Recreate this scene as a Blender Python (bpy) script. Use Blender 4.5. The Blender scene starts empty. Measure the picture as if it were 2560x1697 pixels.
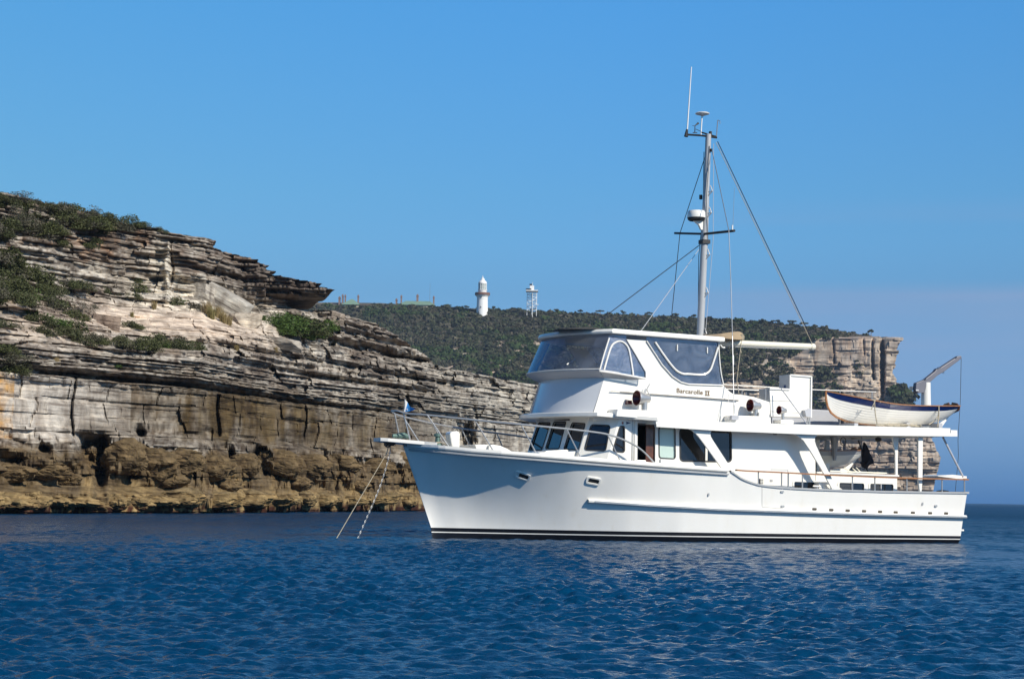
import bpy, bmesh, math, random
import numpy as np
from mathutils import Vector, Matrix
from mathutils.geometry import tessellate_polygon
from mathutils.bvhtree import BVHTree

# ------------------------------------------------------------ camera, sky, sun
scene = bpy.context.scene
W, H, F, HC = 2560., 1697., 4600., 1.05
TH = math.radians(23.7); ROLL = .0156; PIT = math.atan(391.6/F)
SUN = Vector((.450, -.403, .40)).normalized()       # towards the sun
EXPOSURE = 0.10
cam_d = bpy.data.cameras.new('camera'); cam = bpy.data.objects.new('camera', cam_d)
scene.collection.objects.link(cam); scene.camera = cam
cam_d.sensor_width = 36; cam_d.lens = F/W*36; cam_d.clip_start = .5; cam_d.clip_end = 60000
cam.matrix_world = Matrix.Translation((0, 0, HC)) @ Matrix.Rotation(math.pi/2+PIT, 4, 'X') @ Matrix.Rotation(ROLL, 4, 'Z')
scene.view_settings.view_transform = 'Standard'; scene.view_settings.look = 'None'
scene.view_settings.exposure = EXPOSURE; scene.view_settings.gamma = 1
scene.render.resolution_x = 1024; scene.render.resolution_y = 678
scene.cycles.max_bounces = 6; scene.cycles.transparent_max_bounces = 12
scene.cycles.use_denoising = True
world = bpy.data.worlds.new('World'); scene.world = world; world.use_nodes = True
def N(nt, typ, **kw):
    n = nt.nodes.new(typ)
    for k, v in kw.items():
        if k.startswith('i_'):
            n.inputs[k[2:].replace('_', ' ')].default_value = v
        else: setattr(n, k, v)
    return n
def ramp(nt, fac, stops, interp='LINEAR'):
    r = nt.nodes.new('ShaderNodeValToRGB'); r.color_ramp.interpolation = interp
    el = r.color_ramp.elements
    while len(el) < len(stops): el.new(.5)
    for e, (p, c) in zip(el, stops):
        e.position = p; e.color = (*c, 1) if len(c) == 3 else c
    nt.links.new(fac, r.inputs[0]); return r.outputs[0]
wt = world.node_tree; wt.nodes.clear()
sky = N(wt, 'ShaderNodeTexSky', sky_type='NISHITA', sun_disc=False)
sky.sun_elevation = math.asin(SUN.z); sky.sun_rotation = math.atan2(SUN.x, SUN.y)
sky.altitude = 0; sky.air_density = 1.0; sky.dust_density = .3; sky.ozone_density = 2.5
tc = N(wt, 'ShaderNodeTexCoord'); sep = N(wt, 'ShaderNodeSeparateXYZ')
wt.links.new(tc.outputs['Generated'], sep.inputs[0])
# colour of this day's clear air from the sea horizon upwards (by elevation), with a faint streak of high cloud
T = [(0, (.070, .225, .73)), (.0045, (.078, .236, .725)), (.0289, (.150, .300, .69)), (.056, (.215, .365, .68)), (.083, (.255, .41, .66)), (.1098, (.241, .435, .64)),
     (.1363, (.268, .520, .72)), (.1626, (.275, .570, .765)), (.2141, (.276, .642, .88)), (.2614, (.270, .705, .985)), (.42, (.22, .50, .80)), (.65, (.17, .34, .55)), (.95, (.16, .28, .46))]
tint = ramp(wt, sep.outputs['Z'], T)
mul = N(wt, 'ShaderNodeMix', data_type='RGBA', blend_type='MULTIPLY'); mul.inputs[0].default_value = 1
ax = N(wt, 'ShaderNodeMath', operation='MULTIPLY_ADD'); ax.inputs[1].default_value = .5; ax.inputs[2].default_value = .5; wt.links.new(sep.outputs['X'], ax.inputs[0])
side = ramp(wt, ax.outputs[0], [(.36, (1.0, .93, .85)), (.53, (1, 1, 1))])
mul0 = N(wt, 'ShaderNodeMix', data_type='RGBA', blend_type='MULTIPLY'); mul0.inputs[0].default_value = 1
wt.links.new(sky.outputs[0], mul0.inputs[6]); wt.links.new(side, mul0.inputs[7]); wt.links.new(mul0.outputs[2], mul.inputs[6]); wt.links.new(tint, mul.inputs[7])
mp = N(wt, 'ShaderNodeMapping'); mp.inputs['Scale'].default_value = (5, 5, 60)
cn = N(wt, 'ShaderNodeTexNoise', i_Scale=1.3, i_Detail=5.); wt.links.new(tc.outputs['Generated'], mp.inputs[0]); wt.links.new(mp.outputs[0], cn.inputs[0])
cf = ramp(wt, cn.outputs[0], [(.30, (.35,)*3), (.75, (1, 1, 1))])
wob = N(wt, 'ShaderNodeMath', operation='MULTIPLY_ADD'); wob.inputs[1].default_value = .006; wt.links.new(cn.outputs[0], wob.inputs[0]); wt.links.new(sep.outputs['Z'], wob.inputs[2])
cb = ramp(wt, wob.outputs[0], [(.02, (0, 0, 0)), (.105, (1, 1, 1)), (.1145, (1, 1, 1)), (.119, (0, 0, 0)), (.148, (0, 0, 0)), (.152, (.35,)*3), (.165, (0, 0, 0))])
ca_z = ramp(wt, sep.outputs['X'], [(.03, (0, 0, 0)), (.16, (1, 1, 1))])
cm = N(wt, 'ShaderNodeMix', data_type='RGBA', blend_type='MULTIPLY'); cm.inputs[0].default_value = 1
wt.links.new(cf, cm.inputs[6]); wt.links.new(cb, cm.inputs[7])
cm2 = N(wt, 'ShaderNodeMix', data_type='RGBA', blend_type='MULTIPLY'); cm2.inputs[0].default_value = 1
wt.links.new(cm.outputs[2], cm2.inputs[6]); wt.links.new(ca_z, cm2.inputs[7])
cs = N(wt, 'ShaderNodeMath', operation='MULTIPLY'); cs.inputs[1].default_value = .75; wt.links.new(cm2.outputs[2], cs.inputs[0])
fin = N(wt, 'ShaderNodeMix', data_type='RGBA'); wt.links.new(cs.outputs[0], fin.inputs[0]); wt.links.new(mul.outputs[2], fin.inputs[6])
fin.inputs[7].default_value = (1.62, 2.38, 3.85, 1)
bg = N(wt, 'ShaderNodeBackground', i_Strength=.15); wo = N(wt, 'ShaderNodeOutputWorld')
wt.links.new(fin.outputs[2], bg.inputs[0]); wt.links.new(bg.outputs[0], wo.inputs[0])
sun_d = bpy.data.lights.new('sun', 'SUN'); sun_d.energy = 5.0; sun_d.angle = math.radians(.5); sun_d.color = (1, .93, .80)
sun = bpy.data.objects.new('sun', sun_d); scene.collection.objects.link(sun)
sun.rotation_euler = SUN.to_track_quat('Z', 'Y').to_euler(); sun.location = (30, -40, 60)

# ------------------------------------------------------------ pixel <-> place
_cr, _sr, _cp, _sp = math.cos(ROLL), math.sin(ROLL), math.cos(PIT), math.sin(PIT)
def ray(px, py):
    x = (px-W/2)/F; y = -(py-H/2)/F
    x, y = _cr*x-_sr*y, _sr*x+_cr*y
    return Vector((x, _cp-y*_sp, _sp+y*_cp))
XB, ZB = -2.06, 46.9
ca, sa = math.cos(TH), math.sin(TH)
def l2w(p): return Vector((XB+p[0]*ca-p[1]*sa, ZB+p[0]*sa+p[1]*ca, p[2]))
def lray(px, py):
    """sight line in boat coordinates (x aft from the stem, y to starboard, z up)"""
    d = ray(px, py); ox, oy = -XB, -ZB
    return Vector((ox*ca+oy*sa, -ox*sa+oy*ca, HC)), Vector((d.x*ca+d.y*sa, -d.x*sa+d.y*ca, d.z))
def B(px, py, v):
    o, d = lray(px, py); return o+d*((v-o.y)/d.y)
def BP(px, py, p0, n):
    o, d = lray(px, py); return o+d*((p0-o).dot(n)/d.dot(n))
def yh(px): return 1258+(px-2425)*ROLL

# ------------------------------------------------------------ materials
def mat(name, col=(.8, .8, .8), rough=.5, metal=0., bump=0., bscale=20., var=0., vscale=3., coat=0., spec=.5):
    m = bpy.data.materials.new(name); m.use_nodes = True; nt = m.node_tree
    b = nt.nodes['Principled BSDF']
    b.inputs['Base Color'].default_value = (*col, 1); b.inputs['Roughness'].default_value = rough
    b.inputs['Metallic'].default_value = metal; b.inputs['Coat Weight'].default_value = coat
    b.inputs['Specular IOR Level'].default_value = spec; b.inputs['Coat Roughness'].default_value = .05
    t = N(nt, 'ShaderNodeTexCoord')
    n = N(nt, 'ShaderNodeTexNoise', i_Scale=vscale, i_Detail=6., i_Roughness=.6); nt.links.new(t.outputs['Object'], n.inputs[0])
    if var:
        c = ramp(nt, n.outputs[0], [(.3, tuple(x*(1-var) for x in col)), (.7, tuple(min(1, x*(1+var*.6)) for x in col))])
        nt.links.new(c, b.inputs['Base Color'])
    if bump:
        n2 = N(nt, 'ShaderNodeTexNoise', i_Scale=bscale, i_Detail=5.); nt.links.new(t.outputs['Object'], n2.inputs[0])
        bp = N(nt, 'ShaderNodeBump', i_Strength=bump, i_Distance=.05); nt.links.new(n2.outputs[0], bp.inputs['Height']); nt.links.new(bp.outputs[0], b.inputs['Normal'])
    return m
M = {
 'white': mat('white_paint', (.82, .795, .735), .28, var=.03, vscale=1.2, coat=.3),
 'cream': mat('cream_paint', (.76, .72, .60), .35, var=.04),
 'boot': mat('black_boot_paint', (.006, .006, .009), .35, var=.3, vscale=8),
 'black': mat('black_plastic', (.012, .012, .013), .5, var=.2),
 'dark': mat('dark_interior', (.018, .016, .015), .8, var=.3),
 'steel': mat('stainless_steel', (.50, .49, .47), .3, .55, var=.08),
 'alu': mat('grey_mast_paint', (.40, .41, .42), .38, .0, var=.06, coat=.2),
 'galv': mat('galvanised_chain', (.45, .45, .44), .5, .7, var=.2),
 'teak': mat('varnished_teak', (.34, .15, .055), .35, var=.3, vscale=12, coat=.4),
 'wood': mat('varnished_wood', (.11, .035, .014), .3, var=.4, vscale=9, coat=.4),
 'glass': mat('tinted_glass', (.008, .009, .012), .04, var=.1, spec=.8),
 'frost': mat('frosted_glass', (.50, .62, .56), .12, var=.04, coat=.5),
 'rubber': mat('window_rubber', (.02, .02, .022), .6, var=.2),
 'greyrub': mat('grey_rubber', (.36, .37, .38), .5, var=.08),
 'greyp': mat('grey_paint', (.42, .43, .46), .4, var=.05),
 'red': mat('dark_red_enamel', (.10, .008, .006), .35, var=.2, coat=.3),
 'navy': mat('navy_blue_paint', (.003, .014, .085), .3, var=.1, coat=.4),
 'tan': mat('tan_canvas', (.36, .27, .17), .9, var=.12, bump=.3, bscale=60),
 'rope': mat('old_rope', (.48, .42, .31), .9, var=.3, vscale=30, bump=.5, bscale=90),
 'wire': mat('rigging_wire', (.20, .21, .23), .4, .6, var=.1),
 'dwire': mat('dark_rigging_wire', (.03, .035, .045), .5, .2, var=.1),
 'cloth': mat('dark_navy_cloth', (.018, .018, .026), .9, var=.4, vscale=14, bump=.5, bscale=30),
 'coam': mat('shaded_white_gelcoat', (.66, .67, .68), .16, var=.03, vscale=1.2, coat=.6),  # darker copy of the white, shade of the front put into its colour
 'letter': mat('brown_lettering', (.19, .12, .055), .5, var=.1),
 'line': mat('paint_seam', (.30, .29, .27), .6, var=.1),
 'flagb': mat('burgee_blue', (.03, .25, .62), .8, var=.25, vscale=20),
 'bronze': mat('green_bronze', (.10, .17, .15), .55, .4, var=.3, vscale=15),
 'blind': mat('window_blind', (.10, .095, .09), .7, var=.1),
 'fabricb': mat('blue_fabric', (.10, .17, .33), .9, var=.3, vscale=10),
}
def clear_vinyl():
    m = bpy.data.materials.new('clear_vinyl'); m.use_nodes = True; nt = m.node_tree; nt.nodes.clear()
    o = N(nt, 'ShaderNodeOutputMaterial'); tr = N(nt, 'ShaderNodeBsdfTransparent'); tr.inputs[0].default_value = (.80, .84, .90, 1)
    gl = N(nt, 'ShaderNodeBsdfGlossy', i_Roughness=.12); gl.inputs[0].default_value = (.55, .6, .7, 1)
    df = N(nt, 'ShaderNodeBsdfDiffuse'); df.inputs[0].default_value = (.38, .43, .52, 1)
    t = N(nt, 'ShaderNodeTexCoord'); n = N(nt, 'ShaderNodeTexNoise', i_Scale=2.2, i_Detail=3., i_Distortion=1.); nt.links.new(t.outputs['Object'], n.inputs[0])
    bp = N(nt, 'ShaderNodeBump', i_Strength=.10, i_Distance=.1); nt.links.new(n.outputs[0], bp.inputs['Height']); nt.links.new(bp.outputs[0], gl.inputs['Normal'])
    f = N(nt, 'ShaderNodeFresnel', i_IOR=1.5); a = N(nt, 'ShaderNodeMath', operation='ADD'); a.inputs[1].default_value = .10; nt.links.new(f.outputs[0], a.inputs[0])
    r = ramp(nt, n.outputs[0], [(.35, (.08,)*3), (.7, (.26,)*3)])
    m1 = N(nt, 'ShaderNodeMixShader'); nt.links.new(r, m1.inputs[0]); nt.links.new(tr.outputs[0], m1.inputs[1]); nt.links.new(df.outputs[0], m1.inputs[2])
    m2 = N(nt, 'ShaderNodeMixShader'); nt.links.new(a.outputs[0], m2.inputs[0]); nt.links.new(m1.outputs[0], m2.inputs[1]); nt.links.new(gl.outputs[0], m2.inputs[2])
    nt.links.new(m2.outputs[0], o.inputs[0]); return m
M['vinyl'] = clear_vinyl()
def hull_paint():
    m = mat('white_hull_topsides', (.82, .795, .74), .22, coat=.4); nt = m.node_tree; b = nt.nodes['Principled BSDF']; t = N(nt, 'ShaderNodeTexCoord')
    mp = N(nt, 'ShaderNodeMapping'); mp.inputs['Scale'].default_value = (2.2, 2.2, .25); nt.links.new(t.outputs['Object'], mp.inputs[0])
    n = N(nt, 'ShaderNodeTexNoise', i_Scale=1.6, i_Detail=6., i_Roughness=.65); nt.links.new(mp.outputs[0], n.inputs[0])
    nt.links.new(ramp(nt, n.outputs[0], [(.22, (.76, .725, .65)), (.38, (.815, .795, .745)), (.7, (.835, .82, .78))]), b.inputs['Base Color'])
    n2 = N(nt, 'ShaderNodeTexNoise', i_Scale=.9, i_Detail=2.); nt.links.new(t.outputs['Object'], n2.inputs[0])
    bp = N(nt, 'ShaderNodeBump', i_Strength=.12, i_Distance=.06); nt.links.new(n2.outputs[0], bp.inputs['Height']); nt.links.new(bp.outputs[0], b.inputs['Normal']); return m
M['hullw'] = hull_paint()

# ------------------------------------------------------------ mesh helpers
COL = scene.collection
def link(name, me, parent=None):
    o = bpy.data.objects.new(name, me); COL.objects.link(o)
    if parent: o.parent = parent
    return o
def tag(o, label=None, cat=None, group=None, kind=None):
    if label: o['label'] = label
    if cat: o['category'] = cat
    if group: o['group'] = group
    if kind: o['kind'] = kind
    return o
class MB:
    """collects faces in boat coordinates; build() links them as ONE mesh object"""
    def __init__(s): s.v = []; s.f = []; s.m = []; s.mi = 0
    def add(s, vs, fs):
        n = len(s.v); s.v += [Vector(p) for p in vs]; s.f += [tuple(i+n for i in f) for f in fs]; s.m += [s.mi]*len(fs); return s
    def box(s, a, b):
        (x0, y0, z0), (x1, y1, z1) = a, b
        return s.add([(x0,y0,z0),(x1,y0,z0),(x1,y1,z0),(x0,y1,z0),(x0,y0,z1),(x1,y0,z1),(x1,y1,z1),(x0,y1,z1)],
                     [(0,3,2,1),(4,5,6,7),(0,1,5,4),(1,2,6,5),(2,3,7,6),(3,0,4,7)])
    def plate(s, outer, holes=(), t=(0, .04, 0)):
        """flat polygon with holes, given thickness vector t"""
        t = Vector(t); loops = [[Vector(p) for p in outer]]+[[Vector(p) for p in h] for h in holes]
        fl = [p for l in loops for p in l]; n = len(fl); tris = tessellate_polygon(loops)
        fs = [tuple(q) for q in tris]+[tuple(i+n for i in reversed(q)) for q in tris]; k = 0
        for l in loops:
            m = len(l)
            fs += [(k+i, k+(i+1) % m, k+(i+1) % m+n, k+i+n) for i in range(m)]; k += m
        return s.add(fl+[p+t for p in fl], fs)
    def tube(s, pts, r, seg=8, cap=True):
        pts = [Vector(p) for p in pts]; rs = r if isinstance(r, (list, tuple)) else [r]*len(pts)
        vs = []; fs = []; prev = None
        for i, p in enumerate(pts):
            d = (pts[min(i+1, len(pts)-1)]-pts[max(i-1, 0)]).normalized()
            a = d.orthogonal().normalized() if prev is None else (prev-d*prev.dot(d)).normalized()
            prev = a; b = d.cross(a)
            vs += [p+(a*math.cos(2*math.pi*k/seg)+b*math.sin(2*math.pi*k/seg))*rs[i] for k in range(seg)]
        for i in range(len(pts)-1):
            fs += [(i*seg+k, i*seg+(k+1) % seg, (i+1)*seg+(k+1) % seg, (i+1)*seg+k) for k in range(seg)]
        if cap: fs += [tuple(range(seg))[::-1], tuple((len(pts)-1)*seg+k for k in range(seg))]
        return s.add(vs, fs)
    def grid(s, rows, closed=False):
        m = len(rows[0]); vs = [p for r in rows for p in r]; fs = []
        for i in range(len(rows)-1):
            for k in range(m if closed else m-1):
                fs.append((i*m+k, i*m+(k+1) % m, (i+1)*m+(k+1) % m, (i+1)*m+k))
        return s.add(vs, fs)
    def lathe(s, org, prof, axis=(0, 0, 1), seg=24):
        """prof: (distance along axis, radius)"""
        ax = Vector(axis).normalized(); a = ax.orthogonal().normalized(); b = ax.cross(a); o = Vector(org)
        rows = [[o+ax*h+(a*math.cos(2*math.pi*k/seg)+b*math.sin(2*math.pi*k/seg))*max(r, 1e-4) for k in range(seg)] for h, r in prof]
        return s.grid(rows, True)
    def sweep(s, pts, sec):
        """rectangular section (list of (dy,dz)) carried along pts"""
        return s.grid([[Vector(p)+Vector((0, a, b)) for a, b in sec] for p in pts], True)
    def build(s, name, mats, parent=None, org=(0, 0, 0), smooth=False, bevel=0.):
        me = bpy.data.meshes.new(name); o3 = Vector(org)
        me.from_pydata([tuple(p-o3) for p in s.v], [], s.f)
        for m in (mats if isinstance(mats, (list, tuple)) else [mats]): me.materials.append(m)
        me.polygons.foreach_set('material_index', s.m)
        bm = bmesh.new(); bm.from_mesh(me); bmesh.ops.recalc_face_normals(bm, faces=bm.faces); bm.to_mesh(me); bm.free()
        o = link(name, me, parent)
        if smooth:
            me.polygons.foreach_set('use_smooth', [True]*len(me.polygons))
            me.set_sharp_from_angle(angle=math.radians(35))
        if bevel:
            bv = o.modifiers.new('bevel', 'BEVEL'); bv.width = bevel; bv.segments = 2; bv.limit_method = 'ANGLE'; bv.harden_normals = False
        return o
def rounded(pts, r, n=5):
    """round the corners of a planar polygon; r one radius or one per corner"""
    pts = [Vector(p) for p in pts]; out = []
    for i, p in enumerate(pts):
        ri = r[i] if isinstance(r, (list, tuple)) else r
        a = pts[i-1]-p; b = pts[(i+1) % len(pts)]-p; la, lb = a.length, b.length
        k = min(ri, la*.48, lb*.48); p0 = p+a/la*k; p2 = p+b/lb*k
        for j in range(n+1):
            t = j/n; out.append(p0*(1-t)**2+p*2*t*(1-t)+p2*t*t)
    return out
def grow(pts, d):
    c = sum((Vector(p) for p in pts), Vector())/len(pts); out = []
    pts = [Vector(p) for p in pts]; m = len(pts)
    nrm = Vector()
    for i in range(m): nrm += (pts[i]-c).cross(pts[(i+1) % m]-c)
    nrm.normalize()
    for i in range(m):
        e = (pts[(i+1) % m]-pts[i-1]).normalized(); out.append(pts[i]+e.cross(nrm)*d)
    return out
def smoothline(pts, n=6):
    """Catmull-Rom through the points"""
    P = [Vector(p) for p in pts]; out = []
    for i in range(len(P)-1):
        a, b, c, d = P[max(i-1, 0)], P[i], P[i+1], P[min(i+2, len(P)-1)]
        for k in range(n):
            t = k/n; out.append(.5*((2*b)+(c-a)*t+(2*a-5*b+4*c-d)*t*t+(3*b-a-3*c+d)*t**3))
    return out+[P[-1]]
def thing(name, label, cat, loc_l, group=None):
    """an Empty standing on the boat at boat coordinates loc_l"""
    o = link(name, None); o.location = l2w(loc_l); o.rotation_euler = (0, 0, TH)
    return tag(o, label, cat, group)
# ------------------------------------------------------------ noise for the ground forms
class VN:
    """tileable value noise in numpy"""
    def __init__(s, seed, n=256): s.t = np.random.RandomState(seed).rand(n, n); s.n = n
    def __call__(s, x, y):
        xi = np.floor(x).astype(int); yi = np.floor(y).astype(int); fx = x-xi; fy = y-yi
        fx = fx*fx*(3-2*fx); fy = fy*fy*(3-2*fy); n = s.n; t = s.t
        a = t[xi % n, yi % n]; b = t[(xi+1) % n, yi % n]; c = t[xi % n, (yi+1) % n]; d = t[(xi+1) % n, (yi+1) % n]
        return (a*(1-fx)+b*fx)*(1-fy)+(c*(1-fx)+d*fx)*fy
def fbm(seed, x, y, oct=4, g=.5):
    s = 0; a = 1; w = 0
    for k in range(oct):
        s = s+a*(VN(seed+k)(x*2**k+k*7.3, y*2**k+k*3.1)-.5); w += a; a *= g
    return s/w*2
def npmesh(name, V, Fq, mats, smooth=True, col=None, mi=None):
    me = bpy.data.meshes.new(name); V = np.asarray(V, np.float32); Fq = np.asarray(Fq, np.int32); k = Fq.shape[1]
    me.vertices.add(len(V)); me.vertices.foreach_set('co', V.ravel())
    me.loops.add(Fq.size); me.loops.foreach_set('vertex_index', Fq.ravel())
    me.polygons.add(len(Fq)); me.polygons.foreach_set('loop_start', np.arange(len(Fq), dtype=np.int32)*k)
    me.polygons.foreach_set('use_smooth', np.full(len(Fq), smooth))
    for m in mats: me.materials.append(m)
    if mi is not None: me.polygons.foreach_set('material_index', np.asarray(mi, np.int32))
    if col is not None:
        ca_ = me.color_attributes.new('albedo', 'FLOAT_COLOR', 'POINT')
        ca_.data.foreach_set('color', np.c_[col, np.ones(len(col))].astype(np.float32).ravel())
    me.update(calc_edges=True); me.validate(); return me
def gridfaces(r, c):
    i = np.arange(r-1)[:, None]*c+np.arange(c-1)[None]; i = i.ravel()
    return np.c_[i, i+1, i+c+1, i+c]

# ------------------------------------------------------------ water
def water_material():
    m = bpy.data.materials.new('sea_water'); m.use_nodes = True; nt = m.node_tree
    b = nt.nodes['Principled BSDF']; b.inputs['Roughness'].default_value = .09; b.inputs['IOR'].default_value = 1.333
    t = N(nt, 'ShaderNodeTexCoord')
    big = N(nt, 'ShaderNodeTexNoise', i_Scale=.035, i_Detail=3.); nt.links.new(t.outputs['Object'], big.inputs[0])
    nt.links.new(ramp(nt, big.outputs[0], [(.35, (.0006, .031, .084)), (.65, (.0008, .044, .116))]), b.inputs['Base Color'])
    mp = N(nt, 'ShaderNodeMapping'); mp.inputs['Scale'].default_value = (.75, 1., 1.); nt.links.new(t.outputs['Object'], mp.inputs[0])
    n1 = N(nt, 'ShaderNodeTexNoise', i_Scale=5., i_Detail=4., i_Roughness=.6, i_Distortion=.6); nt.links.new(mp.outputs[0], n1.inputs[0])
    n2 = N(nt, 'ShaderNodeTexNoise', i_Scale=19., i_Detail=3., i_Distortion=.4); nt.links.new(mp.outputs[0], n2.inputs[0])
    b1 = N(nt, 'ShaderNodeBump', i_Strength=1., i_Distance=.09); nt.links.new(n1.outputs[0], b1.inputs['Height'])
    b2 = N(nt, 'ShaderNodeBump', i_Strength=.6, i_Distance=.025); nt.links.new(n2.outputs[0], b2.inputs['Height']); nt.links.new(b1.outputs[0], b2.inputs['Normal'])
    m3_ = N(nt, 'ShaderNodeMapping'); m3_.inputs['Scale'].default_value = (1.3, .45, 1.); nt.links.new(t.outputs['Object'], m3_.inputs[0])
    n3 = N(nt, 'ShaderNodeTexNoise', i_Scale=1., i_Detail=5., i_Roughness=.65); nt.links.new(m3_.outputs[0], n3.inputs[0])
    b3 = N(nt, 'ShaderNodeBump', i_Strength=.8, i_Distance=.30); nt.links.new(n3.outputs[0], b3.inputs['Height']); nt.links.new(b2.outputs[0], b3.inputs['Normal'])
    nt.links.new(b3.outputs[0], b.inputs['Normal'])
    ln = N(nt, 'ShaderNodeVectorMath', operation='LENGTH'); nt.links.new(t.outputs['Object'], ln.inputs[0])     # distance from the camera: sky and cliff reflections dimmed, ripples roughened
    mr = N(nt, 'ShaderNodeMapRange'); mr.inputs[1].default_value = 12; mr.inputs[2].default_value = 70; mr.inputs[3].default_value = .22; mr.inputs[4].default_value = .03; nt.links.new(ln.outputs['Value'], mr.inputs[0]); nt.links.new(mr.outputs[0], b.inputs['Specular IOR Level'])
    m3 = N(nt, 'ShaderNodeMapRange'); m3.inputs[1].default_value = 25; m3.inputs[2].default_value = 150; m3.inputs[3].default_value = 1.; m3.inputs[4].default_value = .8; nt.links.new(ln.outputs['Value'], m3.inputs[0])   # base colour darkens with distance from the camera
    mm = N(nt, 'ShaderNodeVectorMath', operation='SCALE'); nt.links.new(b.inputs['Base Color'].links[0].from_socket, mm.inputs[0]); nt.links.new(m3.outputs[0], mm.inputs['Scale']); nt.links.new(mm.outputs[0], b.inputs['Base Color'])
    m2 = N(nt, 'ShaderNodeMapRange'); m2.inputs[1].default_value = 20; m2.inputs[2].default_value = 160; m2.inputs[3].default_value = .10; m2.inputs[4].default_value = .35; nt.links.new(ln.outputs['Value'], m2.inputs[0]); nt.links.new(m2.outputs[0], b.inputs['Roughness'])
    m4 = N(nt, 'ShaderNodeMapRange'); m4.inputs[1].default_value = 14; m4.inputs[2].default_value = 70; m4.inputs[3].default_value = .42; m4.inputs[4].default_value = 1.; nt.links.new(ln.outputs['Value'], m4.inputs[0]); nt.links.new(m4.outputs[0], b1.inputs['Strength'])
    m5 = N(nt, 'ShaderNodeMapRange'); m5.inputs[1].default_value = 30; m5.inputs[2].default_value = 90; m5.inputs[3].default_value = .05; m5.inputs[4].default_value = .9; nt.links.new(ln.outputs['Value'], m5.inputs[0]); nt.links.new(m5.outputs[0], b3.inputs['Strength'])
    return m
def build_water():
    rs = np.random.RandomState(4)
    # fine near the camera, coarser with distance; out to the horizon and round behind the camera
    r1 = 5*np.exp(np.linspace(0, math.log(180/5), 1450)); r2 = 180*np.exp(np.linspace(0, math.log(40000/180), 60))[1:]
    R = np.r_[r1, r2]; A = np.radians(np.r_[np.linspace(-38, -19, 110)[:-1], np.linspace(-19, 19, 600), np.linspace(19, 38, 110)[1:]])
    X = R[:, None]*np.tan(A)[None]; Y = np.repeat(R[:, None], len(A), 1); Z = np.zeros_like(X)
    DX = np.zeros_like(X); DY = np.zeros_like(X)
    lam = np.r_[np.exp(rs.uniform(math.log(.10), math.log(.42), 105)), rs.uniform(.5, 1.8, 12)]; wind = math.radians(-80)
    near = R < 180
    for L in lam:
        a = wind+rs.normal(0, .85 if L < .5 else .5); k = 2*math.pi/L; ph = rs.uniform(0, 6.28)
        amp = .0076*min(L, .36+.12*L)*(.6+.8*rs.rand())
        fade = np.clip((R/ (L*120))*-1+1.9, 0, 1)[near][:, None]
        p = k*(X[near]*math.cos(a)+Y[near]*math.sin(a))+ph
        Z[near] += amp*fade*np.sin(p); q = amp*.1*fade*np.cos(p)
        DX[near] += q*math.cos(a); DY[near] += q*math.sin(a)
    gust = .88+.8*fbm(31, X*.09, Y*.045, 3)+.5*fbm(35, X*.35, Y*.2, 2); Z = Z*gust-.05
    V = np.c_[(X+DX).ravel(), (Y+DY).ravel(), Z.ravel()]
    me = npmesh('water', V, gridfaces(*X.shape), [M['water']])
    tag(link('water', me), kind='structure')
    # the same sea beside and behind the camera, coarser
    mb = MB(); mb.add([(-4e4, -4e4, -.07), (4e4, -4e4, -.07), (4e4, 5, -.07), (-4e4, 5, -.07)], [(0, 1, 2, 3)])
    s = math.tan(math.radians(38))
    mb.add([(-4e4, 5, -.07), (-5*s, 5, -.07), (-4e4*s, 4e4, -.07), (-4e4, 4e4, -.07)], [(0, 1, 2, 3)])
    mb.add([(5*s, 5, -.07), (4e4, 5, -.07), (4e4, 4e4, -.07), (4e4*s, 4e4, -.07)], [(0, 1, 2, 3)])
    tag(mb.build('water', M['water']), kind='structure')
M['water'] = water_material()
build_water()
tag(MB().add([(-4e4, -4e4, -6), (4e4, -4e4, -6), (4e4, 4e4, -6), (-4e4, 4e4, -6)], [(0, 1, 2, 3)]).build('seabed', mat('seabed_sand', (.05, .06, .05), .9, var=.3)), kind='structure')

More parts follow.
